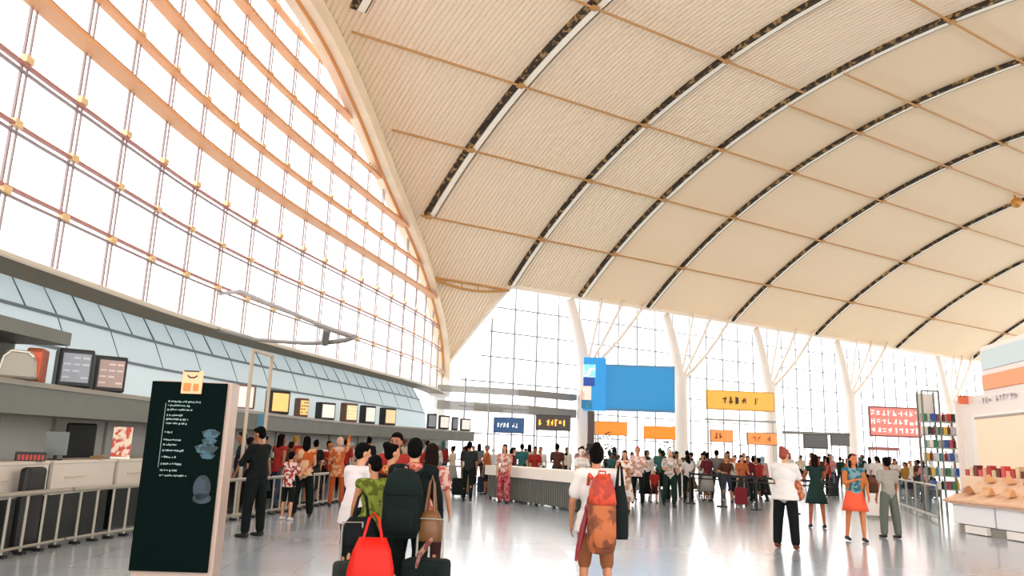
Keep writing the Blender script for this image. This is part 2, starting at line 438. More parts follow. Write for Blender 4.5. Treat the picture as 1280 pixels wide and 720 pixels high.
# sill ledge with soffit reaching outwards
CONT = [(-3.0, 43.8), (0.4, 41.6)] 
def offs(o, z, y0=-2, y1=43.4, n=90):
    P = []
    for i in range(n + 1):
        y = y0 + (y1 - y0) * i / n; p, nn, d = plan_at(y); q = p + nn * o; q.z = z; P.append(q)
    return P
def skin(A, B, mb): 
    for i in range(len(A) - 1): mb.quad(A[i], A[i + 1], B[i + 1], B[i])
mb = MB(); lip = [offs(.18, SILL), offs(.22, SILL - .02), offs(.22, SILL - .09), offs(.2, SILL - .12)]
skin(offs(-.2, SILL + .02), lip[0], mb)
for a, b in zip(lip[:-1], lip[1:]): skin(a, b, mb)
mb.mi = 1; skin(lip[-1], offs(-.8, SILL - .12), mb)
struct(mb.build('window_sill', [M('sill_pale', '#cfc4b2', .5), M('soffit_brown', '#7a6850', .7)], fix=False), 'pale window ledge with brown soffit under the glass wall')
# sloping pale blue glass panels below the ledge
def ramp(y): return 1.0 if y < 26 else max(.35, 1 - (y - 26) / 16)
def offs2(o, z, y0, y1, n=70):
    P = []
    for i in range(n + 1):
        y = y0 + (y1 - y0) * i / n; p, nn, d = plan_at(y); q = p + nn * o; q.z = z; P.append(q)
    return P
mb = MB(); 
A = offs2(-.8, SILL - .11, -2, 39, 90); B = offs2(-.42, 3.74, -2, 39, 90); C_ = offs2(-.12, 3.1, -2, 39, 90); D_ = offs2(.0, 2.2, -2, 39, 90)
skin(A, B, mb); skin(B, C_, mb); skin(C_, D_, mb)
wl = mb.build('wall_left', frosted('sloped_panel', '#b6c2c4', .36), fix=False); struct(wl, 'sloping pale blue panels under the glass wall ledge')
mb = MB()
mb.sweep([p + V((0, 0, .02)) for p in B], [(-.03, -.03), (.03, -.03), (.03, .03), (-.03, .03)])
mb.sweep([p + V((0, 0, .0)) for p in C_], [(-.02, -.03), (.02, -.03), (.02, .03), (-.02, .03)])
for i in range(1, 90, 2):
    w_ = .025 if i % 3 else .05
    mb.beam(A[i] + V((0, 0, -.02)), B[i] + V((0, 0, .01)), w_, .03); 
    if i % 4 == 1: mb.beam(B[i] + V((0, 0, .01)), C_[i], .02, .02)
mb.build('joint', M('panel_joint', '#5e6c72', .5), wl)
# end cheek of the sloped panels and wall continuing to the far windows
# shelf + fascia over the counters
SH = chaikin([(-6.75, -2), (-6.7, 10), (-6.72, 12), (-6.6, 15), (-6.42, 19), (-6.0, 24.3), (-5.4, 28), (-4.0, 31.5), (-1.5, 36.7)], 2)
def shp(o, z):
    P = []
    for i, p in enumerate(SH):
        a = SH[max(i - 1, 0)]; b = SH[min(i + 1, len(SH) - 1)]; d = V((b[0] - a[0], b[1] - a[1], 0)).normalized(); n = V((d.y, -d.x, 0))
        q = V((p[0], p[1], z)) + n * o; P.append(q)
    return P
mb = MB(); grn = M('fascia_grey', '#6d7067', .55, noise=.12, scale=1.5)
mb.mi = 0; skin(shp(-1.9, 2.24), shp(0, 2.24), mb); mb.mi = 1; skin(shp(0, 2.24), shp(.02, 2.17), mb); mb.mi = 2; skin(shp(-.02, 2.17), shp(-.02, 1.78), mb); mb.mi = 1; skin(shp(-.02, 1.78), shp(-.6, 1.78), mb)
struct(mb.build('wall_counter', [M('shelf_top', '#c4c3ba', .5), M('shelf_edge', '#8a857b', .5), grn], fix=False), 'grey shelf and fascia over the check-in counters')
mb = MB(); mb.mi = 1; skin(shp(-1.4, 1.8), shp(-1.4, 0), mb); skin(shp(-.55, 1.79), shp(-1.4, 1.79), mb)
for i, p in enumerate(shp(-1.38, .9)):
    if i % 2 == 0: mb.mi = 2; mb.box(p, (.05, .05, 1.8))
struct(mb.build('wall_back', [M('upper_back', '#b9bcb4', .6), M('lower_back', '#b9b8b0', .55), M('back_joint', '#9b9a90', .6)], fix=False), 'pale back wall behind the check-in counters')
# two slender posts joined at the top
p, q_ = gx(305, 16.4), gx(330, 17.4); root = empty('portal_frame', p)
for c_ in (V((0, 0, 0)), q_ - p):
    m = MB(); m.tube([c_, c_ + V((0, 0, 3.42))], .04, 10); m.tube([c_, c_ + V((0, 0, .06))], .09, 10); m.build('post', M('post_cream', '#b9a892', .5), root, smooth=True)
m = MB(); m.beam(V((0, 0, 3.4)), q_ - p + V((0, 0, 3.4)), .06, .06); m.build('crossbar', M('post_cream', '#b9a892', .5), root)
tag(root, 'tall slender pale portal frame of two posts behind the uniformed guard', 'frame')

# ------------------------------------------------------------------ far glass wall
fw = empty('window_2', (0, 0, 0)); struct(fw, 'far straight window wall with thin grey grid')
def fp(t, z, s=-.6): p = E0 + W * s + U * t; p.z = z; return p
def fslope(t): return 10.1 if t > -.2 else max(5.0, 10.1 - (-.2 - t) * 3.3)
mb = MB()
for t0, t1 in ((-3, -1.6), (-1.6, -.2), (-.2, 20), (20, 40), (40, 60)):
    mb.quad(fp(t0, 0), fp(t1, 0), fp(t1, fslope(t1) if t1 <= -.2 else 10.1), fp(t0, fslope(t0)))
mb.build('glazing', glass('hall_glass'), fw, fix=False)
gray = M('far_grid', '#92979d', .6)
t = -2.2
while t < 60:
    m = MB(); m.beam(fp(t, 0), fp(t, fslope(t)), .06, .08, up=W); m.build('mullion', gray, fw); t += 1.42
for i in range(8):
    z = .9 + 1.32 * i
    if z > 10: break
    t0 = -2.5 if z < 5 else -.2 - max(0, (10 - z)) / 3.3
    m = MB(); m.beam(fp(t0, z), fp(60, z), .08, .06); m.build('transom', gray, fw)
# ledge continuing from the arch foot to the first pillar
mb = MB(); L1 = [V((-3.7, 41.5, 4.5)), V((-1.8, 41.3, 4.45)), V((.8, 41.6, 4.4)), V((3.6, 42.6, 4.3))]
mb.sweep([p + V((0, -.2, 0)) for p in L1], [(-.35, -.12), (.35, -.12), (.35, .2), (-.35, .2)])
mb.sweep([p + V((0, .1, -.75)) for p in L1], [(-.4, -.3), (.4, -.3), (.4, .15), (-.4, .15)])
tag(mb.build('window_ledge', M('ledge_grey', '#8f8a82', .6)), 'double grey ledge running from the arch foot to the first pillar', 'ledge')

# pillars with branching struts
pil = M('pillar_white', '#efe4da', .5)
for k, (t, x) in enumerate(((4.85, 733), (11.9, 856), (19.7, 968), (28.0, 1072), (40.5, 1187))):
    root = empty('support_pillar', fp(t, 0, .1)); base = fp(t, 0, .1)
    m = MB(); topz = 6.1
    m.rings([[V((r_ * cos(2 * pi * j / 16), r_ * sin(2 * pi * j / 16), z)) for j in range(16)] for z, r_ in ((0, .46), (3, .44), (topz - .6, .40), (topz, .46))])
    m.build('shaft', pil, root, smooth=False)
    def stp(tt, s, z): return E0 + W * s + U * tt + V((0, 0, z)) - base
    nxt = RIB_T[3 + k + 1] if k < 4 else 44.3
    def curve(t1, s1, r0, r1, sag, name='strut'):
        a = V((0, 0, topz - .4)); b = stp(t1, s1, zs(max(s1, 0)) - r1 - .06); P = []
        for i in range(9):
            q = i / 8; p = a.lerp(b, q); p.z += sag * sin(pi * q); P.append(p)
        mm = MB(); mm.tube(P, [r0 + (r1 - r0) * i / 8 for i in range(9)], 8); mm.build(name, pil, root, smooth=True)
    curve(t - 1.2, .15, .36, .26, .4); curve(min(nxt, t + 4.8) - .4, .5, .12, .10, -.3); curve(t + (min(nxt, t + 4.8) - t) * .55, .4, .10, .09, -.1); curve(t + 1.0, .3, .08, .07, 0)
    LP = ['behind the blue screen’s picture column', 'just beside the big blue screen', 'beside the yellow hanging sign', 'in front of which the red sign hangs', 'above the tall goods rack'][k]
    tag(root, 'white pillar branching into struts at the top, ' + LP.replace('’s', "'s"), 'pillar', 'branching white pillars along the far windows', 'thing')
# upright white door bands between pillars, under the signs

# ------------------------------------------------------------------ check-in side
steel = M('brushed_steel', '#a29d90', .4, .3); dk = M('dark_feet', '#0e0e0c', .6); deskw = M('desk_white', '#d3c9bc', .4); deskd = M('desk_shade', '#0d1613', .35)
RAIL = chaikin([(-6.25, 7.6), (-6.2, 10.2), (-6.1, 11.9), (-5.65, 14), (-5.2, 15.4), (-4.7, 18.3), (-4.2, 22.9), (-2.9, 28.5), (-1.5, 33.2)], 2)
def poly_len(P):
    L = [0]
    for a, b in zip(P[:-1], P[1:]): L.append(L[-1] + math.hypot(b[0] - a[0], b[1] - a[1]))
    return L
RL = poly_len(RAIL)
def on_rail(l, P=RAIL, L=RL):
    for i in range(len(P) - 1):
        if L[i] <= l <= L[i + 1] + 1e-6:
            k = (l - L[i]) / (L[i + 1] - L[i]); d = V((P[i + 1][0] - P[i][0], P[i + 1][1] - P[i][1], 0)).normalized()
            return V((P[i][0] + (P[i + 1][0] - P[i][0]) * k, P[i][1] + (P[i + 1][1] - P[i][1]) * k, 0)), d
    return V((P[-1][0], P[-1][1], 0)), d
def make_rail(Lg, n):
    r = empty('guard_railing', (0, 0, 0))
    m = MB(); m.tube([(0, 0, .76), (Lg, 0, .76)], .034, 8); m.build('top_rail', steel, r)
    m = MB(); m.tube([(0, 0, .09), (Lg, 0, .09)], .02, 8); m.build('bottom_rail', steel, r)
    for i in range(n):
        x = Lg * (i + .5) / n; m = MB(); m.tube([(x, 0, .0), (x, 0, .76)], .019, 8); m.mi = 1; m.box((x, 0, .02), (.09, .12, .04)); m.build('post', [steel, dk], r)
    return r
RLAB = ['at its near end below the grey monitor', 'below the two printed monitors', 'in front of the white desk panel', 'disappearing behind the dark totem', 'emerging beside the dark totem', 'behind the uniformed guard', 'beside the orange-backed traveller',
        'past the orange-backed traveller', 'midway along the queue', 'just before the travellers in black', 'behind the travellers in black', 'just past the travellers in black', 'near the far end of the line', 'third from the far end', 'second from the far end', 'at the very far end of the line']
n = 14; seg = RL[-1] / n; proto = make_rail(seg - .06, 5)
for i in range(n):
    o = proto if i == 0 else copy_tree(proto); a, _ = on_rail(i * seg + .03); b, _ = on_rail((i + 1) * seg - .03)
    o.location = a; o.rotation_euler.z = math.atan2(b.y - a.y, b.x - a.x)
    tag(o, 'waist-high steel railing with upright bars, ' + RLAB[i], 'railing', 'steel railing sections along the check-in queue')
def make_desk():
    r = empty('check_in_desk', (0, 0, 0))
    m = MB(); m.box((0, 0, 1.12), (1.75, .62, .05)); m.build('desktop', deskw, r, bevel=.01)
    m = MB(); m.box((0, -.27, .88), (1.72, .05, .44)); m.build('front_panel', deskw, r)
    m = MB(); m.box((0, 0, .33), (1.66, .5, .66)); m.build('base', deskd, r)  # shade under the front panel is put into the base's dark colour
    m = MB(); m.box((-.3, -.31, .9), (.5, .02, .02)); m.build('panel_trim', M('pale_trim', '#c8bba6', .4), r)
    return r
SL = poly_len(SH); DP = [(x - .12, y) for x, y in SH]
DL = poly_len(DP); proto = make_desk(); DLAB = ['at the near edge under the grey machine', 'with a red and black goods box on it', 'with a pale front beside the black chair', 'just behind the dark totem', 'behind the uniformed guard', 'behind the queue next to the guard', 'behind the middle of the queue', 'behind the travellers in black', 'far along, past the travellers in black', 'farthest along the counter line', 'x', 'y']
k = 0
l0 = next(DL[i] for i in range(len(DP)) if DP[i][1] > 9.0)
while l0 + 1.9 < DL[-1] - 2 and k < 10:
    o = proto if k == 0 else copy_tree(proto); a, _ = on_rail(l0, DP, DL); b, _ = on_rail(l0 + 1.8, DP, DL); c = (a + b) / 2
    o.location = c; o.rotation_euler.z = math.atan2(b.y - a.y, b.x - a.x)
    tag(o, 'white-topped check-in desk ' + DLAB[k], 'desk', 'check-in desks under the shelf'); k += 1; l0 += 1.84 if k < 4 else 2.3
def shelf_at(D):
    for a, b in zip(SH[:-1], SH[1:]):
        if a[1] <= D <= b[1]: q = (D - a[1]) / (b[1] - a[1]); return V((a[0] + (b[0] - a[0]) * q, D, 0))
    return V((SH[-1][0], D, 0))
SZ = 2.25
def shelf_px(x):                                                 # shelf point seen in column x
    best = None
    for i in range(400):
        D = 9.8 + i * .068; p = shelf_at(D); q = 640 + 965 * p.x / D
        if best is None or abs(q - x) < best[0]: best = (abs(q - x), p)
    return best[1]
def crt(x0, x1, hpx, body, face, lab, rz=35, dep=.4, pattern=None, name='monitor'):
    a = shelf_px(x0); b = shelf_px(x1); p = shelf_px((x0 + x1) / 2); D = p.y
    w_ = (x1 - x0) * D / 965 * .86; h = hpx * D / 965
    root = empty(name, (p.x - .30, p.y, SZ), radians(rz))
    m = MB(); m.box((0, 0, h / 2), (w_, dep, h)); m.build('casing', body, root, bevel=.03)
    m = MB(); m.box((0, -dep / 2 - .012, h / 2), (w_ * .8, .02, h * .76)); m.build('screen', face, root, bevel=.01)
    if pattern:
        m = MB()
        for i in range(4):
            for j in range(3):
                if (i * 3 + j) % 4 != 1: m.box((-w_ * .26 + j * w_ * .26, -dep / 2 - .026, h * (.25 + .17 * i)), (w_ * .2, .008, h * .05))
        m.build('screen_text', pattern, root)
    return tag(root, lab, 'monitor', None)
blk = M('casing_black', '#0d0c0a', .5); scr = M('screen_grey', '#7f858c', .25, emit=.12); scrb = M('screen_brown', '#a48b84', .4, emit=.1)
yel = M('screen_yellow', '#f6c478', .4, emit=.35); whi = M('screen_white', '#e8e4dc', .4, emit=.3); silver = M('silver_box', '#8a8274', .35, .3)
crt(98, 143, 47, blk, scr, 'big black monitor with grey screen on the shelf, beside the brown one', 38, .45, M('txt_pale', '#b9bfc9', .4))
crt(142, 184, 44, blk, scrb, 'black monitor with a brownish printed screen on the shelf', 42, .4, M('txt_cream', '#d9c5bb', .4))
crt(66, 88, 42, M('casing_orange', '#9c4a22', .5), M('screen_orange', '#d8572a', .4, emit=.1), 'narrow orange-faced monitor between the grey cowl and the big black monitor', 20, .4)
crt(352, 384, 29, blk, yel, 'monitor with a blank yellow-orange screen above the guard', 48, .3)
crt(389, 405, 23, M('casing_brown', '#6a4632', .5), yel, 'small brown monitor with a tiny yellow picture next to the yellow-orange screen', 48, .3, M('txt_brown', '#7a3a20', .5))
crt(413, 440, 21, blk, whi, 'dark monitor with a white face, third along past the guard', 52, .3)
crt(443, 466, 23, M('casing_brown', '#6a4632', .5), M('screen_cream', '#f0dcb4', .4, emit=.3), 'brown-edged monitor with a cream and yellow face above the queue', 52, .3, yel)
crt(466, 488, 22, blk, whi, 'dark monitor with a plain white face above the queue, before the peach one', 55, .3)
crt(490, 514, 21, blk, M('screen_peach', '#f3cf9c', .4, emit=.3), 'dark-sided monitor with peach screen above the travellers in black', 55, .3)
for i, (a, b) in enumerate(((549, 562), (563, 578), (579, 588), (589, 604))):
    crt(a, b, 18 - i, blk, whi if i % 2 else scr, 'small dark monitor near the far end of the shelf, ' + ['before the slender row of three', 'second of the far four', 'narrow one with grey face', 'last on the shelf'][i], 20, .25)
# grey cowl box
p = shelf_px(46); root = empty('cowl', (p.x - .2, p.y, SZ), radians(35))
m = MB(); m.rings([[V((x * a, y * .22, z)) for x, y in ((-1, -1), (1, -1), (1, 1), (-1, 1))] for z, a in ((0, .25), (.26, .22), (.4, .15))]); m.build('shell', silver, root, bevel=.04)
m = MB(); m.tube([(-.23, -.24, .02), (-.18, -.25, .3), (-.1, -.25, .38), (.1, -.25, .37), (.17, -.25, .31)], .012, 8); m.build('rim', M('rim_white', '#efeadf', .3), root)
tag(root, 'tapered grey-brown machine cowl with white rim on the shelf', 'machine')
# framed white panel near slim posts
p = shelf_px(322); m = MB(); root = empty('notice_frame', (p.x - .2, p.y, SZ + .02), radians(50))
m = MB(); 
for a, b in (((-.32, 0), (.32, 0)), ((-.32, .55), (.32, .55)), ((-.32, 0), (-.32, .55)), ((.32, 0), (.32, .55))): m.beam((a[0], -.02, a[1] + .02), (b[0], -.02, b[1] + .02), .04, .04)
m.build('frame', M('frame_brown', '#7a5a4a', .5), root); m = MB(); m.box((0, 0, .29), (.62, .02, .54)); m.build('sheet', whi, root); tag(root, 'white notice in thin brown frame on the shelf by the slender posts', 'notice')
p = shelf_px(336); m = MB(); m.box((p.x + .05, p.y, 1.93), (.3, .04, .52), RZ(radians(45))); tag(m.build('hanging_sign', M('sign_teal', '#3f7c96', .4)), "small teal sign on the fascia right above the guard's head", 'sign')
# recess frame at near end of the shelf
m = MB(); m.box((-7.35, 9.9, 2.98), (.9, 4.4, .2)); m.box((-7.0, 9.6, 2.57), (.1, .1, .62)); m.box((-7.78, 9.9, 2.57), (.04, 4.4, .64)); tag(m.build('shelf_canopy', grn), 'grey canopy box over the near end of the shelf', 'canopy')
# things about the near desks
def on(x, y, z):                                                 # point at height z on the sight line
    d = ray(x, y); return V((0, 0, EYE)) + d * ((z - EYE) / d.z)
root = empty('office_chair', (-7.5, 13.9, 0), radians(200))
m = MB(); m.rings([[V((x * .24, y * .035 + bow, z)) for x, y in ((-1, -1), (1, -1), (1, 1), (-1, 1))] for z, bow in ((.62, 0), (.95, -.04), (1.5, .0), (1.72, .02))]); m.build('backrest', blk, root, bevel=.05)
m = MB(); m.box((0, .27, .5), (.5, .5, .1)); m.build('seat', blk, root, bevel=.04)
m = MB(); m.tube([(0, .25, .05), (0, .25, .48)], .03); 
for i in range(5): m.beam((0, .25, .07), (.28 * cos(i * 1.257), .25 + .28 * sin(i * 1.257), .03), .05, .04)
m.build('base', dk, root); tag(root, 'tall black office chair behind the near check-in desks', 'chair')
tops = on(92, 566, 1.145)
root = empty('flat_screen', (-6.68, 11.75, 1.145), radians(25)); m = MB(); m.box((0, 0, .24), (.3, .03, .34)); m.build('panel', M('screen_dark', '#5c605c', .3), root); m = MB(); m.box((0, .02, .04), (.05, .03, .1)); m.box((0, .02, .008), (.2, .14, .016)); m.build('stand', dk, root); tag(root, 'grey flat desk screen on the near check-in desk', 'screen')
root = empty('snack_box', (-6.62, 11.05, 1.145), radians(35)); m = MB(); m.box((0, 0, .06), (.36, .18, .12)); m.build('tray', blk, root)
m = MB()
for i in range(7): m.box((-.14 + .047 * i, -.095, .05), (.032, .01, .07))
m.build('label_strip', M('red_goods', '#b5331a', .4), root); tag(root, 'black box with red marks on the near check-in desk', 'box')
root = empty('shoulder_bag', (-6.33, 10.7, 0), radians(88)); m = MB(); m.box((0, 0, .54), (.42, .14, 1.08)); m.build('body', blk, root, bevel=.05); tag(root, 'tall black bag standing between railing and near desk', 'bag')
p = V((-6.62, 13.6, 1.45)); root = empty('poster_stand', (p.x, p.y, 1.145), radians(30)); m = MB(); m.box((0, 0, .28), (.3, .03, .5)); m.build('board', M('poster_red', '#c9401f', .4, h2='#f2dcc6', scale=9), root); m = MB(); m.box((0, 0, .012), (.3, .14, .024)); m.build('foot', whi, root); tag(root, 'small red and white poster standing on the desk next to the dark totem', 'poster')
root = empty('stapler', (-6.55, 12.7, 1.145), radians(-20)); m = MB(); m.beam((-.12, 0, .03), (.12, 0, .06), .05, .03); m.beam((-.12, 0, .012), (.14, 0, .012), .05, .02); m.build('arm', M('tan_tool', '#b08c62', .5), root); tag(root, 'small tan tool lying on the white desk', 'stapler')

# ------------------------------------------------------------------ dark totem
TX, TY = -3.16, 7.75
root = empty('totem_sign', (TX, TY + .13, 0), radians(2))
pale = M('totem_side', '#b39a8b', .4); teal = M('totem_teal', '#010f0d', .7, spec=.05)
m = MB(); m.box((.015, 0, 1.045), (.77, .24, 2.09)); m.build('case', pale, root, bevel=.008)
m = MB(); m.box((-.012, -.138, 1.185), (.735, .02, 1.79)); m.build('face_panel', teal, root)
m = MB(); m.box((0, -.137, .12), (.78, .02, .22)); m.build('base_panel', M('base_brown', '#6b5746', .5, h2='#a58a74', scale=7), root)
rnd = random.Random(5); m = MB()
rows = [(503, 55), (508, 35), (513, 42), (520, 25), (525, 36), (530, 34), (541, 12), (550, 30), (556, 22), (563, 33), (571, 24), (579, 33), (587, 28), (593, 46)]
for i, (y, w_) in enumerate(rows):
    z = 1.55 - (y - 545.5) * 7.62 / 965; x = -.20 - .0; u_ = 0; W_ = w_ * 7.62 / 965 * .72
    while u_ < W_:
        l_ = rnd.uniform(.008, .016); m.box((x + u_ + l_ / 2, -.150, z + rnd.uniform(-.003, .003)), (l_, .004, rnd.choice((.010, .014, .018)))); u_ += l_ + rnd.choice((.004, .005, .013))
m.box((-.222, -.150, 1.56), (.004, .004, .62)); m.build('lettering', M('totem_text', '#86a09b', .5), root)
m = MB()
for cx_, cz_, r_, r2 in ((.25, 1.585, .085, .045), (.24, 1.51, .07, .04), (.22, 1.44, .11, .05), (.24, 1.37, .07, .03)):
    m.rings([[V((cx_ + r_ * cos(a_ * .3927) * (1 + .15 * sin(a_ * 2)), yy, cz_ + r2 * sin(a_ * .3927))) for a_ in range(16)] for yy in (-.148, -.153)])
m.build('picture', M('totem_blue', '#0a2630', .5, h2='#2f5562', scale=12), root)
m = MB()
for cx_, cz_, r_, r2 in ((.22, 1.07, .085, .12), (.23, .97, .09, .05)):
    m.rings([[V((cx_ + r_ * cos(a_ * .3927), yy, cz_ + r2 * sin(a_ * .3927))) for a_ in range(16)] for yy in (-.148, -.152)])
m.build('picture', M('totem_blue_dim', '#03181b', .5, h2='#1c2f3c', scale=9), root)
tag(root, 'tall dark teal totem sign with small pale text and pale side', 'sign')
root = empty('clip_sign', (TX + .02, TY - .03, 1.97), radians(2))
m = MB(); m.box((0, 0, .11), (.2, .03, .23)); m.build('plate', M('clip_peach', '#f3b98a', .4), root, bevel=.008)
m = MB(); m.box((-.04, -.018, .06), (.07, .006, .08)); m.box((.045, -.018, .06), (.05, .006, .07)); m.build('block', M('clip_orange', '#e8792b', .4), root)
m = MB(); m.tube([(-.045, -.019, .175), (-.02, -.019, .155), (.02, -.019, .155), (.05, -.019, .175)], .007, 6); m.box((-.01, -.018, .218), (.15, .006, .012)); m.build('mark', blk, root)
tag(root, 'orange square tab with dark curved mark on top of the dark totem', 'sign')

# ------------------------------------------------------------------ gantry loop by the glass wall
root = empty('gantry_loop', (0, 0, 0)); gm = M('gantry_grey', '#87807c', .5)
P = [at(300, 364, 19.5), at(330, 377, 19), at(350, 385, 18.6), at(385, 400, 18), at(412, 411, 17.5), at(432, 417, 17.2), at(443, 421, 17)]
m = MB(); m.tube(P, [.05] * 7, 8); m.build('upper_tube', gm, root)
P2 = [at(443, 421, 17), at(432, 425, 17.4), at(412, 428, 18), at(385, 429, 18.6), at(350, 427, 19.2), at(318, 424, 19.8), at(280, 414, 20)]
m = MB(); m.tube(P2, [.06, .06, .055, .05, .05, .05, .05], 8); m.build('lower_tube', gm, root)
m = MB(); m.tube([at(409, 411, 17.5), at(406, 429, 18)], .09, 8); m.build('cross_plate', gm, root)
m = MB(); a_ = plan_at(20.5)[0]; m.tube([P[0], V((a_.x, a_.y, P[0].z + .1))], .05); m.tube([P2[-1], V((a_.x, a_.y, P2[-1].z + .1))], .05); m.build('bracket', gm, root)
tag(root, 'thin grey pointed loop of tube reaching out from the glass wall', 'gantry')

# ------------------------------------------------------------------ hanging signs and screens
def stroke_text(m, w_, h, rows, rnd, y=-.02, cw=.09, fill=.9):
    """unreadable character-like strokes, in rows"""
    rh = h / rows
    for r_ in range(rows):
        x = -w_ / 2
        while x < w_ / 2 - cw:
            cz = h / 2 - rh * (r_ + .5); ch = rh * .7
            if rnd.random() < fill:
                for k in range(rnd.randint(2, 4)):
                    t = rnd.random()
                    if t < .45: m.box((x + rnd.uniform(.15, .75) * cw, y, cz), (cw * .16, .01, ch * rnd.uniform(.6, 1)))
                    elif t < .85: m.box((x + cw * .42, y, cz + rnd.uniform(-.4, .4) * ch), (cw * .7, .01, ch * .16))
                    else: m.beam((x + .1 * cw, y, cz - ch * .4), (x + .75 * cw, y, cz + ch * .4), .01, cw * .16, up=(0, 1, 0))
            x += cw * 1.08
LEGS = []
def sign(name, x0, x1, y0, y1, D, face, edge, lab, rz=0, text=None, rows=1, cw=.2, legs=True, tw=.85, th=.8, cat='sign', group=None, dep=.12, fill=.9, droop=None):
    c = at((x0 + x1) / 2, (y0 + y1) / 2, D); w_ = (x1 - x0) * D / 965 / max(.5, cos(radians(rz))); h = (y1 - y0) * D / 965
    root = empty(name, c, radians(rz))
    m = MB(); m.box((0, dep / 2, 0), (w_, dep, h)); m.build('case', edge, root, bevel=.01)
    m = MB(); m.box((0, -.008, 0), (w_ * .97, .015, h * .9)); m.build('panel', face, root)
    if text:
        m = MB(); stroke_text(m, w_ * tw, h * th, rows, random.Random(int(x0)), -.022, cw, fill); m.build('lettering', text, root)
    if legs:
        for sx in (-1, 1):
            q_ = c + RZ(radians(rz)) @ V((sx * w_ * .46, 0, 0)); LEGS.append((q_.x, q_.y))
            m = MB(); m.tube([(sx * w_ * .46, dep / 2, -c.z), (sx * w_ * .46, dep / 2, h * .5)], .035, 6); m.build('leg', M('sign_leg', '#c8c6c2', .4), root)
    return tag(root, lab, cat, group)
obl = M('neon_orange', '#f47f14', .4, emit=.45); ora = M('peach_orange', '#f08a48', .4, emit=.4); yl2 = M('sign_yellow', '#e8a93f', .4, emit=.3); ink = M('ink_brown', '#4a3714', .5)
blu = M('screen_blue', '#047ab0', .35, emit=.45); sb = M('sign_blue', '#0d4c82', .4, emit=.1); wt = M('sign_white', '#f4f4f2', .4, emit=.6); sd = M('sign_dark', '#3a2f2a', .4); ot = M('led_orange', '#ffb040', .4, emit=1.1)
redd = M('sign_red', '#e8837a', .5, emit=.2)
sign('direction_sign', 617, 655, 522, 541, 31, sb, M('sign_navy', '#1b3f66', .4), 'blue hanging sign with white lettering beyond the queue', text=wt, cw=.11, th=.5, tw=.75)
sign('display_board', 670, 713, 519, 538, 31.5, sd, blk, 'black display board with one line of glowing orange characters', text=ot, cw=.15, th=.62, tw=.85)
r = sign('video_screen', 752, 843.5, 456.5, 514, 40.6, blu, M('screen_frame', '#4f8fbb', .4), 'huge blank bright blue video screen under the ceiling edge', legs=False, cat='screen', dep=.25)
m = MB(); m.beam((-2.0, .25, .6), (-2.0, 1.0, .6), .1, .1); m.beam((-2.0, .25, -.6), (-2.0, 1.0, -.6), .1, .1); m.beam((-2.0, .3, -.6), (-2.0, .3, .6), .1, .1); m.build('bracket', M('sign_leg', '#c8c6c2', .4), r)
c = at(742, 480, 40.4); Dm = 40.4; root = empty('picture_column', (c.x, c.y - .1, c.z)); ppm = Dm / 965
m = MB(); m.box((.05, .15, 0), (28 * ppm, .22, 66 * ppm)); m.build('case', M('col_blue', '#1788c8', .4, emit=.4), root)
def pane(x0, x1, y0, y1, mt, nm='picture', y=.02):
    m = MB(); m.box(((x0 + x1) / 2 * ppm - 742 * ppm, y, (480 - (y0 + y1) / 2) * ppm), ((x1 - x0) * ppm, .02, (y1 - y0) * ppm)); return m.build(nm, mt, root)
pane(728.5, 744, 456, 472, M('pic_aqua', '#7fd3e6', .4, emit=.4, h2='#f4fafa', scale=3)); pane(729, 743, 472, 483, M('pic_navy', '#123f9a', .4, emit=.3)); pane(726, 739, 483, 500, M('pic_skin', '#f0a58e', .4, emit=.4, h2='#fbe3dc', scale=2)); pane(727, 740, 500, 511, M('pic_teal', '#0f7f9e', .4, emit=.3, h2='#125a90', scale=3))
m = MB(); m.box((-.1, .2, -2.7), (.35, .2, 2.6)); m.build('stem', M('stem_dark', '#574944', .5), root); m = MB(); m.box((-.1, .2, -(c.z - .95)), (.42, .25, 1.9)); m.build('plinth', blk, root)
tag(root, 'narrow picture column of blue, skin-tone and teal panes beside the blue screen', 'screen')
sign('display_board', 743.5, 784, 527, 544, 33, obl, sd, 'glowing orange board under the blue screen, nearer the picture column')
sign('display_board', 805, 844, 533, 549, 33, obl, M('sign_gold', '#b5742c', .4), 'glowing orange board under the blue screen, nearer its plain end')
sign('hanging_sign', 882, 970, 489, 513, 34, yl2, M('gold_edge', '#c99234', .5), 'large yellow hanging sign with dark characters', rz=8, text=ink, cw=.27, th=.6, tw=.74, legs=False, fill=.85)
sign('portal_frame', 881, 972, 524.5, 527, 33.6, M('rail_grey', '#a7a6a6', .5), M('rail_grey', '#a7a6a6', .5), 'thin grey crossbar on tall legs under the yellow sign', rz=8, cat='frame')
sign('display_board', 888, 917, 537.5, 552.5, 33.2, ora, sd, 'peach-orange board under the yellow sign, beside the white pillar', rz=6, text=M('ink_red', '#b85b28', .5), cw=.2, tw=.7, fill=.5)
sign('display_board', 934, 972, 541, 556, 33.2, ora, sd, 'wider peach-orange board under the yellow sign, close to the black screens', rz=6, text=M('ink_red', '#b85b28', .5), cw=.2, tw=.7, fill=.5)
bs = M('screen_off', '#4d4c4b', .3)
sign('display_board', 1005, 1035, 543, 560, 37, bs, blk, 'dark switched-off board above the woman in dark green', cat='screen')
sign('display_board', 1039, 1062, 543, 557, 37.5, bs, blk, 'dark switched-off board touching the white pillar', cat='screen')
sign('cross_beam', 979, 1062, 540, 543.5, 38, M('beam_grey', '#8b8985', .5), M('beam_grey', '#8b8985', .5), 'grey beam carrying the two dark boards', cat='beam')
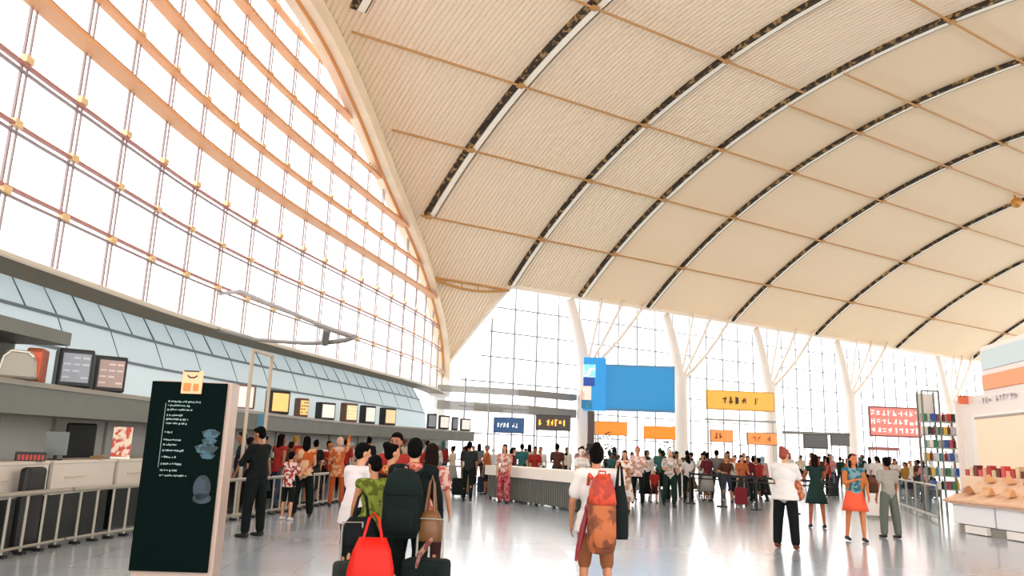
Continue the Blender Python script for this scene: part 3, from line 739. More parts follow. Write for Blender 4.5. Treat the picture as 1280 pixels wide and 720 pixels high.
sign('hanging_sign', 1086, 1153, 509, 546, 38, redd, M('sign_brown', '#8a4a42', .5), 'large pink-red sign with white striped lettering beside the pillar', rz=5, text=M('sign_white2', '#fbe9e0', .4, emit=.5), rows=3, cw=.26, th=.85, tw=.96, fill=1)
sign('header_board', 1086, 1124, 559, 563, 37, M('lintel_red', '#a5605c', .5), sd, 'thin dark red lintel board below the pink-red sign', rz=5, cat='board')

# ------------------------------------------------------------------ white-topped barrier in the middle
A = V((-.55, 24.6, 0)); B = V((1.86, 20.45, 0)); d = (B - A).normalized(); n_ = V((-d.y, d.x, 0)); n_ = n_ if n_.y > 0 else -n_; Lb = (B - A).length
root = empty('counter_barrier', A, math.atan2(d.y, d.x))
m = MB(); m.box((Lb / 2, .4, .97), (Lb + .1, .95, .07)); m.box((Lb / 2, -.06, .84), (Lb + .1, .04, .24)); m.build('countertop', M('barrier_white', '#e9dfd3', .5), root)
m = MB(); m.box((Lb / 2, .4, .42), (Lb - .1, .78, .72)); m.mi = 1
for i in range(44): m.box((.08 + i * (Lb - .16) / 43, -.005, .42), (.03, .03, .7))
m.build('slatted_body', [M('barrier_grey', '#4d4d47', .6), M('barrier_slat', '#7c7b73', .5)], root)
for i in range(6):
    m = MB(); m.tube([(.2 + i * (Lb - .4) / 5, .02, 0), (.2 + i * (Lb - .4) / 5, .02, .1)], .04); m.build('foot', dk, root)
tag(root, 'long grey slatted counter with white top in the middle of the hall', 'counter')
root = empty('podium', B + n_ * .4 + d * .55, math.atan2(d.y, d.x)); m = MB(); m.box((0, 0, .36), (.72, .7, .72)); m.build('base', M('podium_dark', '#2b2d27', .5), root); m = MB(); m.box((0, 0, .92), (.8, .8, .4)); m.build('top', M('barrier_white', '#e9dfd3', .5), root, bevel=.02)
tag(root, 'white-topped dark podium at the end of the slatted counter', 'podium')

# belt barriers
def make_stan():
    r = empty('belt_post', (0, 0, 0)); m = MB(); m.rings([[V((.17 * cos(j * .3927), .17 * sin(j * .3927), z)) for j in range(16)] for z in (0, .03)]); m.build('base', dk, r)
    m = MB(); m.tube([(0, 0, .03), (0, 0, 1.0)], .03, 8); m.build('pole', dk, r); m = MB(); m.box((.62, 0, .93), (1.18, .012, .07)); m.box((.62, 0, .8), (1.18, .012, .04)); m.build('belt', M('belt_black', '#10110f', .6), r); return r
proto = make_stan(); BL = ['nearest the white pillar', 'second from the white pillar', 'third from the white pillar', 'before the middle of the row', 'just past the middle of the row', 'third from the far end', 'second from the far end by the woman in white', 'last in the row by the woman in white', 'z', 'y']
a = V((5.55, 25.0, 0)); b = V((8.1, 22.6, 0)); d2 = (b - a)
nb = 8
pts = [gx(868 + i * 11, 25.2 - i * .25) for i in range(9)]
# even spacing row
p0 = gx(862, 25.6); dirb = (gx(1000, 22.4) - p0).normalized()
for i in range(4):
    o = proto if i == 0 else copy_tree(proto); o.location = p0 + dirb * 1.25 * i; o.rotation_euler.z = math.atan2(dirb.y, dirb.x)
    tag(o, 'black belt post with stretched belt under the yellow sign, ' + ['nearest the white pillar', 'second from the white pillar', 'third from the white pillar', 'last in its row'][i], 'barrier', 'belt barriers under the yellow sign')

# ------------------------------------------------------------------ shop side
frame_g = M('frame_greygreen', '#7c8580', .5)
A = V((14.2, 29.2, 0)); B = V((11.55, 21.2, 0)); Lb = (B - A).length; d = (B - A).normalized(); N = 5
def make_gb(L_):
    r = empty('glass_barrier', (0, 0, 0)); m = MB(); m.box((L_ / 2, 0, .52), (L_ - .06, .015, .72)); m.build('pane', glass('barrier_glass', '#e6eef0', .12), r)
    m = MB(); m.tube([(0, 0, .95), (L_, 0, .95)], .03, 8); m.tube([(0, 0, .13), (L_, 0, .13)], .045, 8); m.build('rail', steel, r)
    for x in (0, L_ - .001): m = MB(); m.tube([(x, 0, 0), (x, 0, .96)], .028, 8); m.build('post', steel, r)
    return r
sg = Lb / N; proto = make_gb(sg - .09)
for i in range(N):
    o = proto if i == 0 else copy_tree(proto); o.location = A + d * sg * i; o.rotation_euler.z = math.atan2(d.y, d.x)
    tag(o, 'glass barrier with steel rails on the shop side, ' + ['farthest from the counter', 'second farthest from the counter', 'in the middle of its row', 'second nearest the counter', 'nearest the counter'][i], 'barrier', 'glass barriers leading to the shop counter')
p = gx(1100, 22); root = empty('white_stand', p, radians(-5)); m = MB(); m.box((0, 0, .5), (.8, .3, .86)); m.build('body', M('stand_white', '#f0e9e2', .5), root, bevel=.015)
m = MB(); m.box((0, 0, .03), (.8, .34, .06)); m.build('base', steel, root); tag(root, 'low white board stand beside the person in grey trousers', 'stand')
# goods rack
rp_ = gx(1177, 24.5); root = empty('goods_rack', rp_, radians(-8)); RH = 3.75
m = MB()
for x in (-.52, -.02, .46): m.beam((x, -.2, 0), (x, -.2, RH if x < 0 else 3.0), .05, .05); m.beam((x, .2, 0), (x, .2, RH if x < 0 else 3.0), .05, .05)
m.beam((-.52, -.2, RH), (.0, -.2, RH), .05, .05); m.build('frame', M('rack_frame', '#7b7f78', .5), root)
SHZ = [.75, 1.15, 1.6, 2.0, 2.4, 2.8]
for z in SHZ: m = MB(); m.box((-.03, 0, z), (.98, .42, .03)); m.build('shelf', M('rack_shelf', '#9aa39a', .5), root)
m = MB(); m.box((-.26, .21, 3.3), (.5, .02, .8)); m.build('header_panel', M('rack_header', '#ece4dc', .5), root)
tag(root, 'tall open rack full of colourful goods beside the shop', 'rack')
gp = ['#c03a2e', '#2b5fa8', '#e9e4da', '#2e3a30', '#b04a60', '#3f7f58', '#e0b64a', '#803530', '#d8d8d4', '#4a90a8']; gn = ['red', 'blue', 'white', 'dark', 'pink', 'green', 'yellow', 'maroon', 'pale grey', 'light blue']
m = MB(); m.box((0, 0, .12), (.115, .2, .24)); pk = m.mesh('packet', []); 
m = MB(); m.tube([(0, 0, 0), (0, 0, .2), (0, 0, .24), (0, 0, .3)], [.05, .05, .02, .02], 10); bt = m.mesh('bottle', [])
q = radians(-8); shn = ['bottom shelf', 'second shelf up', 'third shelf up', 'fourth shelf up', 'fifth shelf up', 'top shelf']
for r_, z in enumerate(SHZ):
    for c_ in range(7):
        i = (r_ * 3 + c_ * (1 + r_ % 2 * 2)) % 10; x = -.45 + c_ * .138 + (.02 if c_ > 3 else 0)
        isb = (r_ + c_) % 3 == 0
        o = link('bottle' if isb else 'packet', bt if isb else pk, None, M('goods_' + gn[i].replace(' ', '_'), gp[i], .4)); o.location = rp_ + RZ(q) @ V((x, -.06, z + .016)); o.rotation_euler.z = q
        posn = ['at its outer end', 'second in from the outer end', 'third in from the outer end', 'at its middle', 'third from the shop end', 'second from the shop end', 'at the shop end'][c_]
        tag(o, '%s %s on the rack, %s, %s' % (gn[i], 'bottle' if isb else 'packet', shn[r_], posn), 'goods', 'goods on the shop rack')
# shop front: plane running away from the camera
sA = V((11.7, 13.0, 0)); sB = V((13.45, 23.2, 0)); ds = (sB - sA).normalized(); ang = math.atan2(ds.y, ds.x); Ls = (sB - sA).length
shop = empty('shop_front', sA, ang)                              # local x runs away, local -y is the shop's inside
def sbox(nm, x0, x1, y0, y1, z0, z1, mt, bv=0):
    m = MB(); m.box(((x0 + x1) / 2, (y0 + y1) / 2, (z0 + z1) / 2), (x1 - x0, y1 - y0, z1 - z0)); return m.build(nm, mt, shop, bevel=bv)
sw = M('shop_white', '#f4e8e0', .5); peach = M('shop_peach', '#fbd3b2', .5, emit=.15); so = M('shop_orange', '#f4a066', .5)
sbox('wall', 0, Ls, -.3, 0, 0, 3.45, sw); sbox('upper_wall', 0, Ls - 1.8, -.3, 0, 3.45, 4.75, sw); sbox('body', 0, Ls - 1.9, -5, -.3, 0, 4.6, sw)
sbox('orange_band', 0, Ls - 1.9, 0, .05, 3.55, 3.95, so); sbox('blue_panel', 2, Ls - 1.9, 0, .04, 4.1, 4.62, M('shop_blue', '#cfdfe2', .5))
f = sbox('lightbox', Ls - 4.4, Ls - 1.0, 0, .06, .9, 2.92, M('shop_frame', '#f7efe8', .4)); sbox('peach_panel', Ls - 4.2, Ls - 1.3, .05, .08, 1.0, 2.8, peach); sbox('panel_trim', Ls - 4.2, Ls - 1.3, .05, .10, 2.78, 2.84, M('trim_grey', '#a59a8d', .5))
sbox('orange_panel', 0, Ls - 4.75, 0, .05, .0, 3.05, so); sbox('corner_post', Ls - .15, Ls + .05, -.3, .1, 0, 3.4, sw)
m = MB(); stroke_text(m, 2.4, .3, 1, random.Random(3), 0, .2); 
for i, v_ in enumerate(m.v): m.v[i] = (Ls - 2.6 + v_[0], .02 , 3.28 + v_[2])
m.build('lettering', M('shop_letter', '#c9bcc4', .5), shop); tag(shop, 'shop front with orange band, pale blue panel and peach lightbox', 'shop')
c = at(1209, 500, 22.5); root = empty('projecting_sign', c); m = MB(); m.box((0, 0, 0), (.52, .06, .24)); m.build('plate', M('proj_orange', '#ef7a52', .4), root); m = MB(); stroke_text(m, .46, .14, 1, random.Random(4), -.036, .1); m.v = [(a_, b_, c_ + .12) for a_, b_, c_ in m.v]; m.build('lettering', M('ink_grey', '#6d5a58', .5), root); m = MB(); m.beam((.26, 0, 0), (.5, 0, 0), .04, .04); m.build('arm', steel, root)
tag(root, 'small orange sign with dark lettering sticking out from the shop corner', 'sign')

# display counter with sloping trays
dc = V((.22, -2.2, 0)).normalized(); c0 = V((10.4, 18.7, 0)); Lc = 2.8; angc = math.atan2(dc.y, dc.x)   # runs towards the camera; local +y = towards shop
root = empty('display_counter', c0, angc)
def cbox(nm, x0, x1, y0, y1, z0, z1, mt, bv=0, par=None):
    m = MB(); m.box(((x0 + x1) / 2, (y0 + y1) / 2, (z0 + z1) / 2), (x1 - x0, y1 - y0, z1 - z0)); return m.build(nm, mt, par or root, bevel=bv)
ctw = M('counter_white', '#ece9ea', .45); ctp = M('counter_peach', '#f0cdb0', .5)
for i in range(2): cbox('body', i * 1.4, i * 1.4 + 1.34, .12, 1.05, .2, .64, ctw, .01)
cbox('plinth', .1, Lc - .1, .2, .95, 0, .2, M('plinth_grey', '#8e877c', .5))
for i in range(2): cbox('drawer', .4 + i * 1.3, 1.1 + i * 1.3, .1, .2, .02, .18, M('plinth_white', '#eee6de', .5))
m = MB(); m.rings([[V((x, 0.0, .64)), V((x, 0.0, .74)), V((x, .55, .92)), V((x, 1.1, 1.26)), V((x, 1.15, 1.26)), V((x, 1.15, .64))] for x in (-.1, Lc)]); m.build('sloping_tray', ctp, root)
for i in range(5):
    x = .0 + i * .65; m = MB(); m.rings([[V((xx, .0, .76)), V((xx, .55, .94)), V((xx, 1.1, 1.28)), V((xx, 1.1, 1.24)), V((xx, .55, .90)), V((xx, 0, .72))] for xx in (x, x + .03)]); m.build('divider', ctp, root)
m = MB(); m.tube([(-.1, -.03, .7), (Lc, -.03, .7)], .03); m.build('edge_rail', M('edge_peach', '#dba98a', .5), root)
tag(root, 'long white display counter with sloping peach trays', 'counter')
ci = Matrix.Translation(c0) @ Matrix.Rotation(angc, 4, 'Z')
m = MB(); m.rings([[V((x, -.13, 0)), V((x, .13, .0)), V((x, .02, .17)), V((x, -.09, .1))] for x in (-.09, .09)]); wedge = m.mesh('snack_bag', [])
SN = ['at the outer corner', 'second from the outer corner', 'third from the outer corner', 'nearest the frame edge', 'fifth from the outer corner', 'sixth from the outer corner', 'seventh from the outer corner', 'last before the frame']
for i in range(4):
    for j, (y, z) in enumerate(((.3, .885), (.82, 1.15))):
        o = link('snack_bag', wedge, None, M('snack_tan' if (i + j) % 3 else 'snack_brown', '#d9a878' if (i + j) % 3 else '#a86f3e', .5)); o.matrix_world = ci @ Matrix.Translation((.33 + i * .65, y, z)) @ Matrix.Rotation((i * 1.7 + j) % .9 - .4, 4, 'Z')
        tag(o, '%s snack bag on the %s tray row, %s' % ('tan' if (i + j) % 3 else 'brown', ('lower', 'upper')[j], SN[i]), 'snack', 'snack bags on the sloping trays')
m = MB(); m.box((0, 0, .13), (.12, .16, .26)); bx_ = m.mesh('gift_box', [])
for i in range(13):
    cc = [('#b53a34', 'red'), ('#6e2c26', 'maroon'), ('#e7a08a', 'salmon'), ('#d9c39a', 'sand'), ('#d4514a', 'bright red')][i * 3 % 5]
    m2 = MB(); o = link('gift_box', bx_, None, M('gift_' + cc[1].replace(' ', '_'), cc[0], .4)); o.matrix_world = ci @ Matrix.Translation((-.95 + i * .155, 1.32, 1.265)) 
    o.scale = (1, 1, .6 + .2 * (i % 3))
    tag(o, '%s box on the counter back ledge, number %s from the outer corner' % (cc[1], ['one', 'two', 'three', 'four', 'five', 'six', 'seven', 'eight', 'nine', 'ten', 'eleven', 'twelve', 'thirteen'][i]), 'box', 'boxes along the back of the counter')
m = MB(); m.box((Lc / 2 - .55, 1.32, .63), (Lc + 1.1, .3, 1.26)); bb = m.build('back_ledge', ctp, root)
# wheeled black trolley bag under counter

# ------------------------------------------------------------------ people
skin_tones = ['#b07450', '#995e3e', '#c08763', '#85502f']
def rotx(v, a): return V((v.x, v.y * cos(a) - v.z * sin(a), v.y * sin(a) + v.z * cos(a)))
def skeleton(ps):
    J = {}; legs = ps.get('legs', ((0, 3, 0), (0, 3, 0))); ln = radians(ps.get('lean', 0))
    low = 9; L = []
    for sd, (fx, ab, kn) in zip((-1, 1), legs):
        fx, ab, kn = radians(fx), radians(ab), radians(kn)
        h = V((sd * .092, 0, 0)); k = h + V((sd * sin(ab), sin(fx), -cos(fx) * cos(ab))) * .43; f2 = fx - kn
        a = k + V((sd * sin(ab) * .6, sin(f2), -cos(f2))) * .41; L.append((h, k, a, f2)); low = min(low, a.z)
    hz = .085 - low; P0 = V((0, 0, hz)); J['P'] = P0
    J['legs'] = [(h + P0, k + P0, a + P0, f) for h, k, a, f in L]
    up = V((0, sin(ln), cos(ln))); J['up'] = up; J['ln'] = ln
    J['N'] = P0 + up * .50; J['arms'] = []
    hy, hp = radians(ps.get('head', (0, 0))[0]), radians(ps.get('head', (0, 0))[1])
    J['H'] = J['N'] + up * .06 + V((0, .02 + .05 * sin(-hp), .105)); J['HR'] = Matrix.Rotation(hy, 3, 'Z') @ Matrix.Rotation(hp, 3, 'X')
    for sd, (fx, ab, el, inw) in zip((-1, 1), ps.get('arms', ((5, 8, 10, 0), (5, 8, 10, 0)))):
        fx, ab, el, inw = map(radians, (fx, ab, el, inw)); s = P0 + up * .455 + V((sd * (.165 if ps.get('f') else .185), 0, 0))
        e = s + V((sd * sin(ab), sin(fx) * cos(ab), -cos(fx) * cos(ab))) * .285
        fd = V((-sd * sin(inw), sin(fx + el) * cos(inw), -cos(fx + el) * cos(inw))); w_ = e + fd * .25; J['arms'].append((s, e, w_, fd, sd))
    return J
def body_meshes(ps, vox=.02, outfit=None):
    J = skeleton(ps); f = ps.get('f'); o = outfit; out = {}; up = J['up']; P0 = J['P']; RX = Matrix.Rotation(-J['ln'], 3, 'X')
    fat = ps.get('fat', 1.0)
    def torso(m, g, z0=-.02, hem=None):
        if g > 0: m.ell(P0 + V((0, 0, .05)), ((.158 if f else .15) * fat + g, .105 * fat + g, .10), 14)
        else: m.ell(P0 + V((0, 0, .0)), ((.158 if f else .15) * fat + g, .105 * fat + g, .13 + g), 14)
        m.cap(P0 + up * .02, P0 + up * .22, .125 * fat + g, (.105 if f else .12) * fat + g, 14)
        m.ell(P0 + up * .31, ((.14 if f else .16) * fat + g, .10 * fat + g, .17 + g), 14, RX)
        if f: 
            for sd in (-1, 1): m.ell(P0 + up * .34 + V((sd * .065, .075, 0)), (.06 + g, .055 + g, .06 + g), 10)
        for s, e, w_, fd, sd in J['arms']: m.cap(P0 + up * .43, s, .075 + g, .055 + g, 10)
    # body
    m = MB(); torso(m, -.004)
    m.cap(J['N'] - up * .06, J['H'] - V((0, 0, .05)), .055, .05, 10)
    HR = J['HR']; H = J['H']
    m.ell(H + V((0, 0, .02)), (.074, .092, .098), 14, HR); m.ell(H + HR @ V((0, .03, -.045)), (.055, .06, .062), 12, HR); m.ell(H + HR @ V((0, .095, -.012)), (.013, .02, .024), 8, HR)
    for sd in (-1, 1): m.ell(H + HR @ V((sd * .076, 0, -.005)), (.012, .022, .032), 8, HR)
    for h, k, a, f2 in J['legs']:
        m.cap(h, k, .085 * fat, .055, 12); m.cap(k, a, .053, .034, 12); m.ell(k.lerp(a, .28) + V((0, -.018, 0)), (.048, .05, .11), 10)
        m.cap(a + V((0, -.03, -.045)), a + V((0, .14, -.055)), .032, .026, 8)
    for s, e, w_, fd, sd in J['arms']:
        m.cap(s, e, .048 * (fat * .5 + .5), .038, 10); m.cap(e, w_, .037, .025, 10)
        pal = w_ + fd * .05; sidev = fd.cross(V((0, 1, 0)));
        if sidev.length < .2: sidev = fd.cross(V((0, 0, 1)))
        sidev.normalize(); q = Matrix((sidev, fd, sidev.cross(fd))).transposed()
        # the palm lies in the plane of travel: thumb to the front
        fr = V((0, 1, 0)) - fd * fd.y
        if fr.length < .2: fr = V((-sd, 0, 0)) - fd * (-sd * fd.x)
        fr.normalize(); th = fd.cross(fr); q = Matrix((fr, fd, th)).transposed()
        m.ell(pal, (.040, .052, .018), 10, q)
        inn = th * (-sd if th.x > 0 else sd)
        if inn.x * sd > 0: inn = -inn
        for i, (off, ln_) in enumerate(((.030, .07), (.010, .078), (-.010, .073), (-.029, .058))):
            b0 = pal + fr * off + fd * .035; b1 = b0 + fd * ln_ * .5 + inn * .008; b2 = b1 + (fd * .75 + inn * .6).normalized() * ln_ * .5
            m.cap(b0, b1, .0098, .0092, 6); m.cap(b1, b2, .0092, .0078, 6)
        t0 = w_ + fd * .025 + fr * .028; t1 = t0 + (fr * .7 + fd * .7).normalized() * .035; m.cap(t0, t1, .0115, .010, 6); m.cap(t1, t1 + (fd + inn * .3).normalized() * .03, .010, .008, 6)
    out['body'] = fuse(m, vox)
    # shirt
    g = .016 + ps.get('loose', 0)
    if o.get('top'):
        m = MB(); torso(m, g)
        for s, e, w_, fd, sd in J['arms']:
            if o['top'] == 'short': m.cap(s, s.lerp(e, .62), .062 + g * .5, .060 + g * .5, 12)
            elif o['top'] == 'long': m.cap(s, e, .060 + g * .4, .050 + g * .4, 12); m.cap(e, e.lerp(w_, .93), .048 + g * .4, .038 + g * .3, 12)
            else: m.cap(s, s.lerp(e, .1), .052 + g * .3, .05, 10)
        if o.get('hem', 0): 
            q = o['hem']; 
            m.loft([(P0 + V((0, 0, .08)), .13 * fat + g, .10 * fat + g), (P0 + V((0, 0, -.02)), .165 * fat + g, .12 * fat + g), (P0 - V((0, 0, q)), .178 * fat + g, .135 * fat + g)], 18)
        out['shirt'] = fuse(m, max(vox, .016))
    if o.get('bottom') in ('trousers', 'shorts'):
        m = MB(); m.ell(P0 + V((0, 0, -.0)), (.162 * fat + .008, .115 * fat + .008, .13), 14)
        wd = o.get('wide', 0)
        for h, k, a, f2 in J['legs']:
            m.cap(h, k, .098 * fat, .072 + wd, 12)
            if o['bottom'] == 'trousers': m.cap(k, k.lerp(a, .92), .070 + wd, .056 + wd, 12)
        out['trousers' if o['bottom'] == 'trousers' else 'shorts'] = fuse(m, max(vox, .016))
    if o.get('bottom') in ('skirt', 'dress'):
        Ln = o.get('len', .45); m = MB(); n = 28; R = []
        for i, (z, rx, ry) in enumerate(((.14, .125, .10), (.05, .165, .125), (-.06, .185, .145), (-.06 - Ln * .5, .20 + Ln * .08, .165 + Ln * .08), (-.06 - Ln, .21 + Ln * .16, .18 + Ln * .16))):
            R.append([P0 + V((rx * cos(2 * pi * j / n) * (1 + .03 * i / 4 * cos(7 * 2 * pi * j / n)), ry * sin(2 * pi * j / n) * (1 + .03 * i / 4 * cos(7 * 2 * pi * j / n)), z)) for j in range(n)])
        m.rings(R); me = m.mesh('skirt', []); me.polygons.foreach_set('use_smooth', [True] * len(me.polygons)); out['skirt'] = me
    m = MB(); hr = o.get('hair', 'short')
    if hr == 'cap':
        m.ell(H + HR @ V((0, -.008, .05)), (.085, .1, .075), 14, HR); m.cap(H + HR @ V((-.04, .09, .055)), H + HR @ V((.04, .09, .055)), .016, .016, 8); m.cap(H + HR @ V((-.03, .12, .048)), H + HR @ V((.03, .12, .048)), .012, .012, 8); m.ell(H + HR @ V((0, -.05, 0)), (.07, .05, .06), 10, HR)
    elif hr != 'none':
        m.ell(H + HR @ V((0, -.022, .04)), (.084, .094, .092), 14, HR); m.ell(H + HR @ V((0, -.04, -.01)), (.078, .068, .075), 12, HR)
        m.ell(H + HR @ V((0, .03, .088)), (.06, .055, .035), 10, HR)
        if hr == 'long':
            m.ell(H + HR @ V((0, -.06, -.10)), (.078, .042, .15), 12, HR)
            for sd in (-1, 1): m.ell(H + HR @ V((sd * .068, -.01, -.07)), (.022, .045, .13), 10, HR)
        if hr == 'bun': m.ell(H + HR @ V((0, -.09, .10)), (.05, .05, .05), 10, HR)
        if hr == 'scarf':
            m.ell(H + HR @ V((0, -.01, .01)), (.095, .098, .12), 12, HR); m.ell(J['N'] + V((0, .0, -.03)), (.16, .11, .09), 12)
    if hr != 'none': out['cap' if hr == 'cap' else 'headscarf' if hr == 'scarf' else 'hair'] = fuse(m, max(vox * .75, .011))
    sh = []
    for h, k, a, f2 in J['legs']:
        m = MB(); m.cap(a + V((0, -.035, -.035)), a + V((0, .02, -.04)), .045, .042, 10); m.cap(a + V((0, .02, -.045)), a + V((0, .155, -.055)), .040, .030, 10)
        me = fuse(m, max(vox * .7, .012)); sh.append(me)
    out['shoes'] = sh; out['J'] = J
    return out
def skinm(i): return M('skin_%d' % i, skin_tones[i], .55)
def person(ps, outfit, cols, loc, rz, H=1.68, vox=.02, face=False):
    B = body_meshes(ps, vox, outfit); r = empty('person', loc, rz); s = H / 1.70; r.scale = (s, s, s)
    for nm in ('body', 'shirt', 'trousers', 'shorts', 'skirt', 'hair', 'cap', 'headscarf'):
        if nm in B:
            key = {'shorts': 'trousers', 'skirt': 'trousers', 'cap': 'hair', 'headscarf': 'hair'}.get(nm, nm)
            link(nm, B[nm], r, cols[key])
    for me in B['shoes']: link('shoe', me, r, cols.get('shoe', dk))
    J = B['J']; r['_'] = 0; del r['_']
    if face:
        H_, HR = J['H'], J['HR']
        for sd in (-1, 1):
            m = MB(); m.ell(H_ + HR @ V((sd * .028, .084, .012)), (.011, .007, .007), 8, HR); link('eye', m.mesh('eye', []), r, M('eye_dark', '#1d1510', .3))
            m = MB(); m.ell(H_ + HR @ V((sd * .03, .086, .034)), (.019, .006, .004), 8, HR); link('eyebrow', m.mesh('eyebrow', []), r, M('brow', '#20150e', .6))
        m = MB(); m.ell(H_ + HR @ V((0, .088, -.062)), (.022, .008, .007), 8, HR); link('mouth', m.mesh('mouth', []), r, M('lips', '#9c4a42', .5))
    return r, J
def dim(h, f=.5):
    c = [int(h.lstrip('#')[i:i + 2], 16) / 255 for i in (0, 2, 4)]; mn = min(c)
    f = f + (.86 - f) * max(0, (mn - .4) / .6)                     # dyed cloth is deeper than pale cloth
    return '#%02x%02x%02x' % tuple(int(255 * v * f ** (1 / 2.2)) for v in c)
def K(n, h, **k):
    if 'h2' in k: k['h2'] = dim(k['h2'])
    return M('cloth_' + n, dim(h), .85, spec=.2, **k)
black = K('black', '#0a1412'); hairb = M('hair_black', '#050303', .85, spec=.1); hairbr = M('hair_brown', '#180b06', .85, spec=.1); hairred = M('hair_red', '#842f1a', .6)
whitec = K('white', '#ece3dd'); redc = K('red', '#c9392e'); greenc = K('dark_green', '#24423c'); orangec = K('orange', '#e87a3c'); coral = M('cloth_coral', '#e0583a', .85, spec=.2)

# the guard
r, J = person({'legs': ((2, 6, 3), (-2, 5, 0)), 'arms': ((28, 10, 95, 55), (24, 10, 85, 55)), 'head': (12, -16), 'fat': 1.1}, {'top': 'long', 'bottom': 'trousers', 'hair': 'short', 'wide': .012},
              {'body': skinm(1), 'shirt': black, 'trousers': K('ink', '#081210'), 'hair': hairb}, V((-4.05, 13.0, 0)), radians(68), 1.74, .011, True)
m = MB(); m.box((.27, -.03, 1.27), (.02, .075, .09)); m.build('sleeve_badge', M('badge_grey', '#8f9c98', .5), r, bevel=.01)
tag(r, 'person in black uniform with arms folded, looking down beside the railing', 'person')

# travellers in black, near middle
r, J = person({'legs': ((3, 4, 2), (-3, 4, 0)), 'arms': ((5, 14, 12, 0), (8, 14, 30, 0)), 'head': (5, -4), 'fat': 1.12, 'loose': .012}, {'top': 'long', 'bottom': 'trousers', 'hair': 'short', 'hem': .12},
              {'body': skinm(2), 'shirt': K('night', '#071412'), 'trousers': black, 'hair': hairb}, gx(519, 7.6), radians(-6), 1.60, .011, True)
tag(r, 'person all in black seen from behind, carrying a big black backpack', 'person'); BK = gx(519, 7.6)
m = MB(); m.ell(BK + V((0.01, -.02, 1.33)), (.105, .10, .06), 14); me = fuse(m, .014); o = link('scarf', me, None, K('pink_scarf', '#d8604e', h2='#f0a090', scale=20)); tag(o, 'pink-red scarf wound round the neck of the traveller in black', 'scarf')
def backpack(loc, rz, w_, h, d_, mat, mat2, lab, straps=True, name='backpack', tilt=0):
    r = empty(name, loc, rz); r.rotation_euler.x = tilt
    def rr(wa, da, n=20): return [V((wa * (abs(cos(a)) ** .5) * (1 if cos(a) > 0 else -1), da * (abs(sin(a)) ** .5) * (1 if sin(a) > 0 else -1), 0)) for a in [2 * pi * (j + .5) / n for j in range(n)]]
    def pack(nm, Z, y0, mt):
        m = MB(); m.rings([[p + V((0, y0 * 1.0, z * h)) for p in rr(w_ / 2 * a, d_ / 2 * b)] for z, a, b in Z]); return m.build(nm, mt, r, smooth=True)
    pack('body', ((0, .6, .6), (.03, .86, .85), (.15, 1, 1), (.55, .98, 1), (.8, .86, .86), (.93, .66, .6), (1, .3, .25)), 0, mat)
    pack('pocket', ((.08, .5, .3), (.1, .72, .5), (.3, .76, .5), (.42, .7, .42), (.45, .5, .2)), -d_ * .36, mat)
    pack('flap', ((.62, .9, .9), (.64, 1.0, 1.02), (.8, .9, .93), (.94, .7, .68), (1.02, .3, .3)), -d_ * .03, mat2)
    if straps:
        for sd in (-1, 1): m = MB(); m.tube([(sd * w_ * .3, d_ * .4, h * .95), (sd * w_ * .36, d_ * .9, h * 1.0), (sd * w_ * .38, d_ * 1.2, h * .86)], .018, 8); m.build('strap', mat2, r)
    m = MB(); m.tube([(-.04, 0, h * .98), (-.03, 0, h + .04), (.03, 0, h + .04), (.04, 0, h * .98)], .01, 6); m.build('loop', mat2, r)
    return tag(r, lab, 'bag')
backpack(gx(508, 7.3) + V((0, 0, .72)), radians(-4), .36, .60, .22, K('pack_black', '#0a1917'), K('pack_black2', '#0d201d'), 'large black backpack on the back of the traveller in black')
r, J = person({'legs': ((3, 4, 2), (-3, 4, 0)), 'arms': ((20, 8, 40, 10), (10, 10, 20, 0)), 'head': (-30, 0), 'f': 1}, {'top': 'short', 'bottom': 'trousers', 'hair': 'bun'},
              {'body': skinm(2), 'shirt': K('umber', '#3a2018'), 'trousers': black, 'hair': hairb}, gx(490, 9.2), radians(-30), 1.54, .012)
tag(r, 'person with dark bun and dark brown top close behind the black backpack', 'person')
fq = gx(490, 9.17); m = MB(); m.ell(fq + V((0, -.01, 1.25)), (.16, .12, .06), 14); tag(link('scarf', fuse(m, .014), None, K('flame', '#f0551f', h2='#f8c070', scale=18)), 'flame orange scarf on the shoulders of the person with the dark bun', 'scarf')
r, J = person({'legs': ((5, 4, 5), (-5, 4, 0)), 'arms': ((12, 10, 35, 10), (12, 10, 20, 0)), 'head': (15, 0), 'f': 1}, {'top': 'short', 'bottom': 'trousers', 'hair': 'long'},
              {'body': skinm(2), 'shirt': K('rose_print', '#dd6a62', h2='#f4c3b0', scale=16), 'trousers': K('maroon', '#4a2422'), 'hair': hairbr}, gx(540, 8.95), radians(-10), 1.56, .012)
tag(r, 'person with brown hair and rose printed top next to the traveller in black', 'person')
r, J = person({'legs': ((10, 4, 5), (-8, 4, 5)), 'arms': ((18, 12, 30, 0), (12, 10, 30, 10)), 'head': (-25, -10), 'f': 1, 'lean': 8}, {'top': 'short', 'bottom': 'trousers', 'hair': 'short', 'hem': .15},
              {'body': skinm(2), 'shirt': K('white_lace', '#eee2e2'), 'trousers': black, 'hair': hairb}, gx(447, 8.65), radians(-35), 1.55, .012)
tag(r, 'person in loose white top leaning forward beside the lime vest', 'person')
r, J = person({'legs': ((6, 4, 4), (-4, 4, 0)), 'arms': ((14, 8, 30, 5), (14, 8, 35, 5)), 'head': (20, -15), 'f': 1}, {'top': 'none', 'bottom': 'trousers', 'hair': 'short', 'hem': .1},
              {'body': skinm(0), 'shirt': K('lime', '#a9b548', h2='#6f7a22', scale=14), 'trousers': black, 'hair': hairb}, gx(471, 8.05), radians(25), 1.42, .012)
tag(r, 'person in lime green vest tucked behind the black backpack', 'person')
